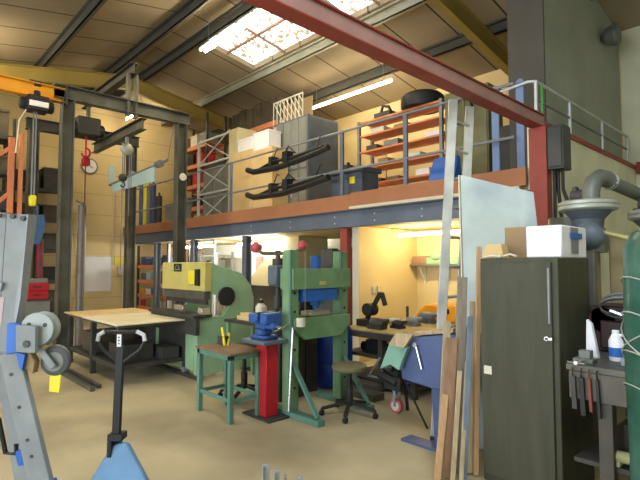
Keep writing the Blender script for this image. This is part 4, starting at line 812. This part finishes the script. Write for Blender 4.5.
W(MB().ball((-1.43, 4.45, 1.84), .12, (1, .8, 1)), 'tank', M_slate, ap, 0); W(MB().box(-1.47, -1.39, 4.42, 4.5, 0, 1.73).box(-1.55, -1.31, 4.34, 4.58, 0, .03), 'stand', M_dgrey, ap)
one(MB().box(-1.4, -1.18, 4.85, 5.0, 0.0, 1.86).box(-1.39, -1.19, 4.84, 4.85, .1, 1.8), 'machine_column', M_tan2, 'tan square machine column behind the locker', 'column')
one(MB().cyl((-1.44, 4.6, 1.9), (-1.0, 4.75, 1.76), .02, n=10), 'yellow_bar', mat('pale_yellow_bar', (186, 180, 118)), 'pale yellow bar crossing below the flanged blowers', 'bar')
one(MB().cyl((-1.75, 4.95, 1.55), (-1.75, 4.95, 2.05), .2, n=20).box(-1.85, -1.65, 4.85, 5.05, 0, 1.55), 'grey_tank', M_dgrey, 'dull grey drum tank behind the white appliance', 'tank')
# ------------------------------------------------------------ right hand bench and clutter
rb = thing('steel_bench', 'dark steel bench loaded with parts at the right', 'bench', (-.9, 3.8, 0))
W(MB().box(-1.22, -.35, 3.3, 4.5, .93, .97), 'top', M_steel, rb)
W(MB().box(-1.2, -.37, 3.34, 4.46, .35, .38), 'shelf', M_dark, rb)
for x in (-1.0, -.4):
    for y in (3.34, 4.44): W(MB().box(x - .04, x + .04, y - .04, y + .04, 0, .93), 'leg', mat('bench_leg', (74, 70, 62), .6), rb)
W(MB().box(-1.2, -.37, 4.44, 4.46, .4, .9), 'back_panel', M_dark, rb)
W(MB().box(-1.2, -.5, 3.29, 3.31, .76, .93), 'apron', mat('bench_front', (96, 92, 82), .6), rb)
en = thing('engine_unit', 'dark motor assembly with coiled cables above the bench', 'machine', (-1.05, 4.1, .97))
W(MB().box(-1.28, -.75, 3.95, 4.35, .97, 1.3).cyl((-1.2, 3.95, 1.2), (-1.2, 4.3, 1.2), .1).box(-1.2, -.8, 3.9, 3.95, 1.0, 1.2), 'casing', mat('dark_maroon', (54, 36, 36), .5), en, .01)
for q in range(6):
    W(MB().tube([(-1.04 + (.15 + q * .006) * math.cos(a), 3.88 + q * .02, 1.3 + (.06 + q * .009) * math.sin(a)) for a in [i * PI / 8 for i in range(16)]], .009, 6, True), 'cable_loop', [M_dark, M_rail, M_dgrey][q % 3], en, 0)
W(MB().bar((-1.12, 3.86, 1.28), (-.95, 3.86, 1.22), .02).bar((-.95, 3.86, 1.2), (-.85, 3.86, 1.17), .015), 'spanner', M_chrome, en)
one(MB().prism([(-1.2, .972), (-1.12, .972), (-1.16, 1.2), (-1.19, 1.23)], 3.6, 3.64), 'white_wedge', M_white, 'tall white plastic wedge leaning beside the locker', 'panel')
jg = thing('jug', 'white plastic jug with a blue label on the bench', 'jug', (-1.0, 3.6, .97))
W(MB().lathe((-1.02, 3.62, .972), [(.04, 0), (.043, .02), (.043, .13), (.02, .18)], 16).tube([(-1.0, 3.62, 1.14), (-.965, 3.62, 1.14), (-.955, 3.62, 1.1), (-.975, 3.62, 1.07)], .01, 8), 'body', M_white, jg, 0)
W(MB().cyl((-1.02, 3.62, 1.15), (-1.02, 3.62, 1.17), .022), 'cap', M_white, jg); W(MB().cyl((-1.02, 3.62, 1.0), (-1.02, 3.62, 1.06), .045, n=16), 'label_band', M_blue2, jg, 0)
vc = thing('small_vice', 'small grey vice at the near corner of the dark bench', 'vice', (-1.1, 3.38, .97))
W(MB().box(-1.2, -1.08, 3.36, 3.46, .972, 1.0).box(-1.17, -1.1, 3.38, 3.44, 1.0, 1.05), 'body', M_dgrey, vc)
W(MB().cyl((-1.14, 3.36, .99), (-1.14, 3.24, .99), .012).cyl((-1.19, 3.25, .99), (-1.09, 3.25, .99), .006, n=8), 'screw_handle', M_chrome, vc, 0)
tl = [(-1.17, M_dark, 'dark grey'), (-1.12, M_black, 'black'), (-1.075, mat('rust_red', (120, 62, 48)), 'rusty red'), (-1.03, M_black, 'thin black')]
for i, (x, m, nm) in enumerate(tl):
    one(MB().bar((x, 3.27, .9), (x + .01, 3.27, .7 - .03 * (i % 2)), .03 if i < 2 else .018, .02).tube([(x, 3.27, .89), (x, 3.265, .94), (x, 3.28, .955)], .005, 6), 'hanging_tool', m, '%s handled tool hanging at the bench front' % nm, 'tool', 'tools hung at the bench front')
for i, (x, y, w_, h_, m, nm) in enumerate(((-.95, 3.45, .16, .05, M_rail, 'grey tray of oddments'), (-.85, 3.35, .08, .03, M_offw, 'cream pad'), (-.93, 3.75, .12, .09, M_black, 'black tin'))):
    one(MB().box(x, x + w_, y, y + .1, .972, .972 + h_).box(x + .01, x + w_ - .01, y + .01, y + .09, .972 + h_, .98 + h_), 'bench_item', m, nm + ' on the dark steel bench', 'tray')
one(MB().cyl((-1.0, 3.36, .44), (-.62, 3.42, .44), .035, n=12).box(-.98, -.94, 3.34, 3.42, .382, .42), 'pale_roller', mat('pale_roller', (170, 168, 120)), 'pale yellow roller on the shelf below the dark bench', 'roller')
one(MB().box(-.96, -.66, 3.5, 3.8, .382, .6).ball((-.85, 3.5, .62), .05), 'parts_bin', M_dark, 'dark parts bin below the dark bench', 'bin')
one(MB().box(-.95, -.6, 4.6, 4.9, 0, 1.62).box(-.93, -.62, 4.59, 4.6, .1, 1.55), 'tan_cabinet', mat('tan_cab', (150, 112, 66), .6), 'tan wooden cabinet far behind the dark bench', 'cabinet')
# green wrapped bundle
gb = thing('wrapped_bundle', 'tall green bundle wrapped in shiny film and pale straps', 'bundle', (-.66, 3.0, 0))
W(MB().lathe((-.6, 3.02, 0), [(.19, 0), (.21, .05), (.2, .6), (.21, 1.2), (.2, 1.7), (.15, 1.78)], 14), 'roll', M_wrap, gb, .01)
mb = MB()
for z in (.95, 1.12, 1.32, 1.5): mb.tube([(-.6 + .213 * math.cos(a), 3.02 + .213 * math.sin(a), z + .04 * math.sin(2 * a)) for a in [i * PI / 10 for i in range(20)]], 0.004, 5, True)
for s in (-1, 1):
    mb.tube([(-.6 + .215 * math.cos(a), 3.02 + .215 * math.sin(a), 1.2 + s * .12 * (a - 3.9)) for a in [2.6 + i * .2 for i in range(14)]], 0.004, 5)
W(mb, 'strap', M_grnlt, gb, 0)

# ------------------------------------------------------------ pallet truck
def local(u, v, d, u0):      # photo direction -> (x, z) on an upright plane d metres ahead, x measured from the root at u0
    a, b = (u - 320) / 483, (240 - v) / 483
    cp, sp = math.cos(fp), math.sin(fp); t = d / (cp - b * sp)
    return a * t - (u0 - 320) / 483 * d, 1.6 + t * (sp + b * cp)
D_ = 2.85; fh = Vector((math.cos(fy), math.sin(fy), 0)); rt = Vector((math.sin(fy), -math.cos(fy), 0))
pj = thing('pallet_truck', 'blue hand pallet truck with black looped handle', 'pallet truck', tuple(fh * D_ + rt * (120 - 320) / 483 * D_), VIEW)
def PJ(mb, n, m, b=.004): return mb.build(n, m, pj, b)
# local: +x right, +y away from the camera
def L3(u, v, y=0): x, z = local(u, v, D_, 120); return (x, y, z)
PJ(MB().bar(L3(116.5, 434), L3(120.5, 346), .045, .03), 'tiller', M_black)
lp_ = [L3(*k) for k in ((120.5, 364), (113, 358), (103, 350), (98, 341), (99, 335), (105, 331.5), (121, 332), (137, 331.5), (144, 335), (145, 341), (140, 350), (129, 358))]
PJ(MB().tube(lp_, .011, 8, True), 'handle_loop', M_black, 0)
PJ(MB().tube([Vector(k) + Vector((0, -.004, .001)) for k in lp_[3:6]], .0125, 8), 'handle_grip', M_raillt, 0); PJ(MB().tube([Vector(k) + Vector((0, -.004, .001)) for k in lp_[7:10]], .0125, 8), 'handle_grip', M_raillt, 0)
a0, a1 = L3(118.6, 346), L3(123, 334); PJ(MB().box(a0[0], a1[0], -.026, -.02, a0[2], a1[2]), 'control_label', M_white, 0)
for k in range(3): PJ(MB().box(a0[0] + .008, a1[0] - .008, -.028, -.0265, a0[2] + .014 + k * .018, a0[2] + .022 + k * .018), 'control_mark', M_black, 0)
a0, a1 = L3(109, 440), L3(124, 433); PJ(MB().box(a0[0], a1[0], -.03, .05, a0[2], a1[2]).box(a0[0], a0[0] + .025, -.03, .05, a0[2] - .09, a0[2]), 'pump_head', M_black)
PJ(MB().cyl((-.02, .05, .15), (-.02, .05, a0[2]), .035, n=12), 'pump_column', M_black)
mb = MB(); A = [Vector(k) for k in (L3(112, 444, -.0), L3(126, 441, -.0), L3(160, 484, -.12), L3(91, 484, -.12))]
A[2].z = A[3].z = .23; A[2].x, A[3].x = .33, -.2
B = [a_v + Vector((0, .06, -.03)) for a_v in A]
va = [mb.b.verts.new(a) for a in A]; vb = [mb.b.verts.new(a) for a in B]; mb.b.faces.new(va); mb.b.faces.new(vb[::-1])
for k in range(4): mb.b.faces.new((va[k], va[(k + 1) % 4], vb[(k + 1) % 4], vb[k]))
mb.prism([(-.2, -.12), (.33, -.12), (.36, -.4), (-.27, -.4)], .14, .23, 'Z')
PJ(mb, 'cover', M_pjblue, .01)
for k in (91, 158): PJ(MB().ball((L3(k, 470)[0], -.1, .3), .02), 'lug', M_dark, 0)
for s in (-1, 1): PJ(MB().box(s * .19 - .08, s * .19 + .08, -1.45, -.4, .1, .17), 'fork', M_pjblue)
for s in (-.07, .07): PJ(MB().cyl((s - .025, .06, .09), (s + .025, .06, .09), .09, n=20), 'steer_wheel', M_rubber)
for s in (-1, 1): PJ(MB().cyl((s * .19 - .03, -1.3, .06), (s * .19 + .03, -1.3, .06), .04, n=14).box(s * .19 - .01, s * .19 + .01, -1.31, -1.29, .05, .11), 'load_roller', M_rubber)

# ------------------------------------------------------------ folded material lift, left foreground
# local frame at 2.7 m ahead of the camera, +x right, +y away
fl_ = fh * 2.7; k_ = 2.7 / 483
ml = thing('material_lift', 'folded aluminium material lift with blue parts in left foreground', 'lift', tuple(fl_ + rt * (20 - 320) * k_), VIEW)
def q(u, v): return local(u, v, 2.7, 20)
def ML(mb, n, m, b=.003): return mb.build(n, m, ml, b)
def poly(pts, y0, y1): return MB().prism([q(*p_) for p_ in pts], y0, y1, 'Y')
ML(poly([(-40, 212), (9, 213), (0, 345), (-45, 345)], -.02, .06), 'mast_section', M_lift)
ML(poly([(10, 214), (32, 215), (22, 300), (12, 352), (1, 350)], -.03, .05), 'mast_section', M_lift)
ML(poly([(9, 213), (11, 213), (2, 350), (0, 350)], -.025, .03), 'mast_groove', M_dark, 0)
ML(poly([(27.5, 250), (30, 215), (32, 215), (24, 300), (14, 352), (12, 352)], -.035, -.03), 'mast_lip', M_rail, 0)
for u_, v_ in ((3, 216), (17, 217), (27, 219)): ML(MB().cyl((q(u_, v_)[0], -.045, q(u_, v_)[1]), (q(u_, v_)[0], -.03, q(u_, v_)[1]), .014, n=10), 'end_cap', M_dark, 0)
ML(poly([(-10, 282), (8, 282), (7, 290), (-10, 290)], -.05, -.02), 'cross_bracket', M_rail)
ML(poly([(-3, 296), (8, 297), (2, 344), (-10, 344)], -.032, -.02), 'red_marking', mat('faded_pink_mark', (168, 150, 152)), 0)
ML(poly([(6, 354), (25, 350), (73, 546), (50, 546)], -.06, -.02), 'leg', M_lift)
ML(poly([(-12, 345), (4, 350), (52, 545), (22, 545)], .02, .06), 'leg', M_lift)
for u_, v_ in ((17, 372), (25, 404), (33, 436), (37, 452)):
    c_ = q(u_ + 1, v_); ML(MB().cyl((c_[0], -.064, c_[1]), (c_[0], -.059, c_[1]), .009, n=10), 'bolt', M_dark, 0)
ML(poly([(-20, 345), (-6, 345), (-10, 545), (-26, 545)], 0, .05), 'leg', M_rail)
ML(poly([(13, 452), (31, 449), (34, 463), (17, 467)], .01, .065), 'blue_tape', M_blue2, 0)
ML(poly([(47, 478), (58, 476), (66, 500), (54, 503)], -.065, -.015), 'blue_tape', M_blue2, 0)
ML(poly([(15, 322), (27, 322), (26, 350), (14, 352)], -.07, -.02), 'blue_bracket', M_blue2)
ML(poly([(23, 350), (33, 352), (30, 368), (27, 366)], -.07, -.02), 'blue_bracket', M_blue2)
ML(poly([(27, 323), (46, 324), (46, 350), (27, 349)], -.1, -.07), 'winch_plate', M_lift)
c_ = q(37.5, 341); ML(MB().cyl((c_[0], -.108, c_[1]), (c_[0], -.1, c_[1]), .019, n=16), 'hub', M_dark)
c_ = q(43, 328); ML(MB().lathe((c_[0], -.02, c_[1]), [(.09, -.04), (.092, -.03), (.075, -.02), (.075, .02), (.092, .03), (.09, .04)], 28, 'Y'), 'cable_drum', mat('drum_grey', (150, 156, 152), .5, .2))
for q_ in range(3):
    a = q_ * 2.1 + .5; ML(MB().cyl((c_[0] + .05 * math.cos(a), -.062, c_[1] + .05 * math.sin(a)), (c_[0] + .05 * math.cos(a), -.058, c_[1] + .05 * math.sin(a)), .012, n=10), 'drum_hole', M_dark, 0)
ML(poly([(24, 348), (34, 348), (40, 360), (38, 372), (28, 366)], -.05, .0), 'timber_wedge', M_card)
for off_, m_ in ((0, mat('tyre_grey', (78, 80, 82), .6)), (.06, M_dgrey)):
    c_ = q(56 - off_ * 100, 361); ML(MB().lathe((c_[0], .0 + off_, c_[1]), [(.068, -.02), (.08, -.012), (.08, .012), (.068, .02)], 28, 'Y'), 'wheel', m_)
    ML(MB().cyl((c_[0], -.025 + off_, c_[1]), (c_[0], .025 + off_, c_[1]), .055, n=20), 'wheel_disc', M_dgrey)
a0, a1 = q(42, 345), q(58, 366); ML(MB().bar((a0[0], -.045, a0[1]), (a1[0], -.045, a1[1]), .012, .035), 'wheel_arm', M_lift)
ML(poly([(51, 374), (62, 374), (60, 392), (50, 391)], -.012, -.002), 'yellow_tag', M_yelb, 0)
ML(MB().tube([(q(-5, 420)[0], .03, q(-5, 420)[1]), (q(2, 455)[0], .03, q(2, 455)[1]), (q(14, 455)[0], .02, q(14, 455)[1]), (q(14, 445)[0], .02, q(14, 445)[1])], .012), 'hose', M_black, 0)
# ------------------------------------------------------------ steel strips in a bin, bottom edge
c0 = Vector((math.cos(fy), math.sin(fy), 0)) * 2.2 - rt * .19
bn = thing('steel_bin', 'low steel bin holding upright metal strips at the bottom edge', 'bin', tuple(c0), VIEW)
MB().box(-.12, .14, -.1, .1, 0, .02).box(-.12, -.11, -.1, .1, .02, .45).box(.13, .14, -.1, .1, .02, .45).box(-.11, .13, -.1, -.09, .02, .45).box(-.11, .13, .09, .1, .02, .45).build('shell', M_dark, bn)
for i, (x, z, ww) in enumerate(((-.05, .715, .03), (.0, .69, .025), (.035, .672, .012), (.1, .66, .025))):
    p_ = c0 + rt * x + Vector((0, 0, 0))
    s_ = MB().box(-ww / 2, ww / 2, -.004, .004, .02, z).box(-ww / 2, -ww / 2 + .005, -.004, -.02, .02, z - .01).build('metal_strip', M_lift, None, .002)
    s_.location = p_; s_.rotation_euler = (0, 0, VIEW)
    tag(s_, ['widest silver strip, leftmost in the steel bin', 'shorter silver strip second in the steel bin', 'very thin silver strip in the steel bin', 'short silver strip at the right of the steel bin'][i], 'metal strip', 'metal strips in the steel bin')

# ------------------------------------------------------------ small pieces belong to the part that carries them
CARRY = {'steel_locker': (('handle', 'door'), ('label', 'door'), ('door_edge', 'door')), 'steel_cabinet': (('handle', 'door'),), 'round_stool': (('caster', 'base_arm'),),
         'hydraulic_press': (('pin_hole', 'upright'), ('edge_strip', 'upright'), ('maker_plate', 'head_beam')), 'fluorescent_light': (('tube', 'housing'),),
         'electric_hoist': (('hook', 'hook_block'), ('label_plate', 'motor')), 'press_brake': (('badge_mark', 'badge'), ('warning_label', 'head')),
         'pallet_truck': (('handle_grip', 'handle_loop'), ('control_mark', 'control_label'), ('lug', 'cover')), 'material_lift': (('drum_hole', 'cable_drum'), ('wheel_disc', 'wheel'), ('hub', 'winch_plate'), ('bolt', 'leg')),
         'caster_machine': (('caster_hub', 'caster_tyre'),), 'jug': (('label_band', 'body'),), 'white_appliance': (('blue_label', 'window'),), 'orange_case': (('latch', 'body'),),
         'plastic_crate': (('sticker', 'body'),), 'wall_clock': (('hands', 'dial'),), 'bench_vice': (('jaw_plate', 'body'),), 'mezzanine': (('bolt', 'beam'),), 'ladder': (('rubber_foot', 'stile'),), 'steel_gantry': (('badge', 'post'), ('gusset', 'post'))}
def base(o): return o.name.split('.')[0]
def mid(o): return sum((Vector(c) for c in o.bound_box), Vector()) / 8
for root in [o for o in C.objects if o.parent is None and base(o) in CARRY]:
    for child, carrier in CARRY[base(root)]:
        cs = [o for o in root.children if base(o) == carrier]
        for o in [o for o in root.children if base(o) == child]:
            if cs:
                o.parent = min(cs, key=lambda c: (mid(c) - mid(o)).length); o.matrix_parent_inverse = Matrix.Identity(4)
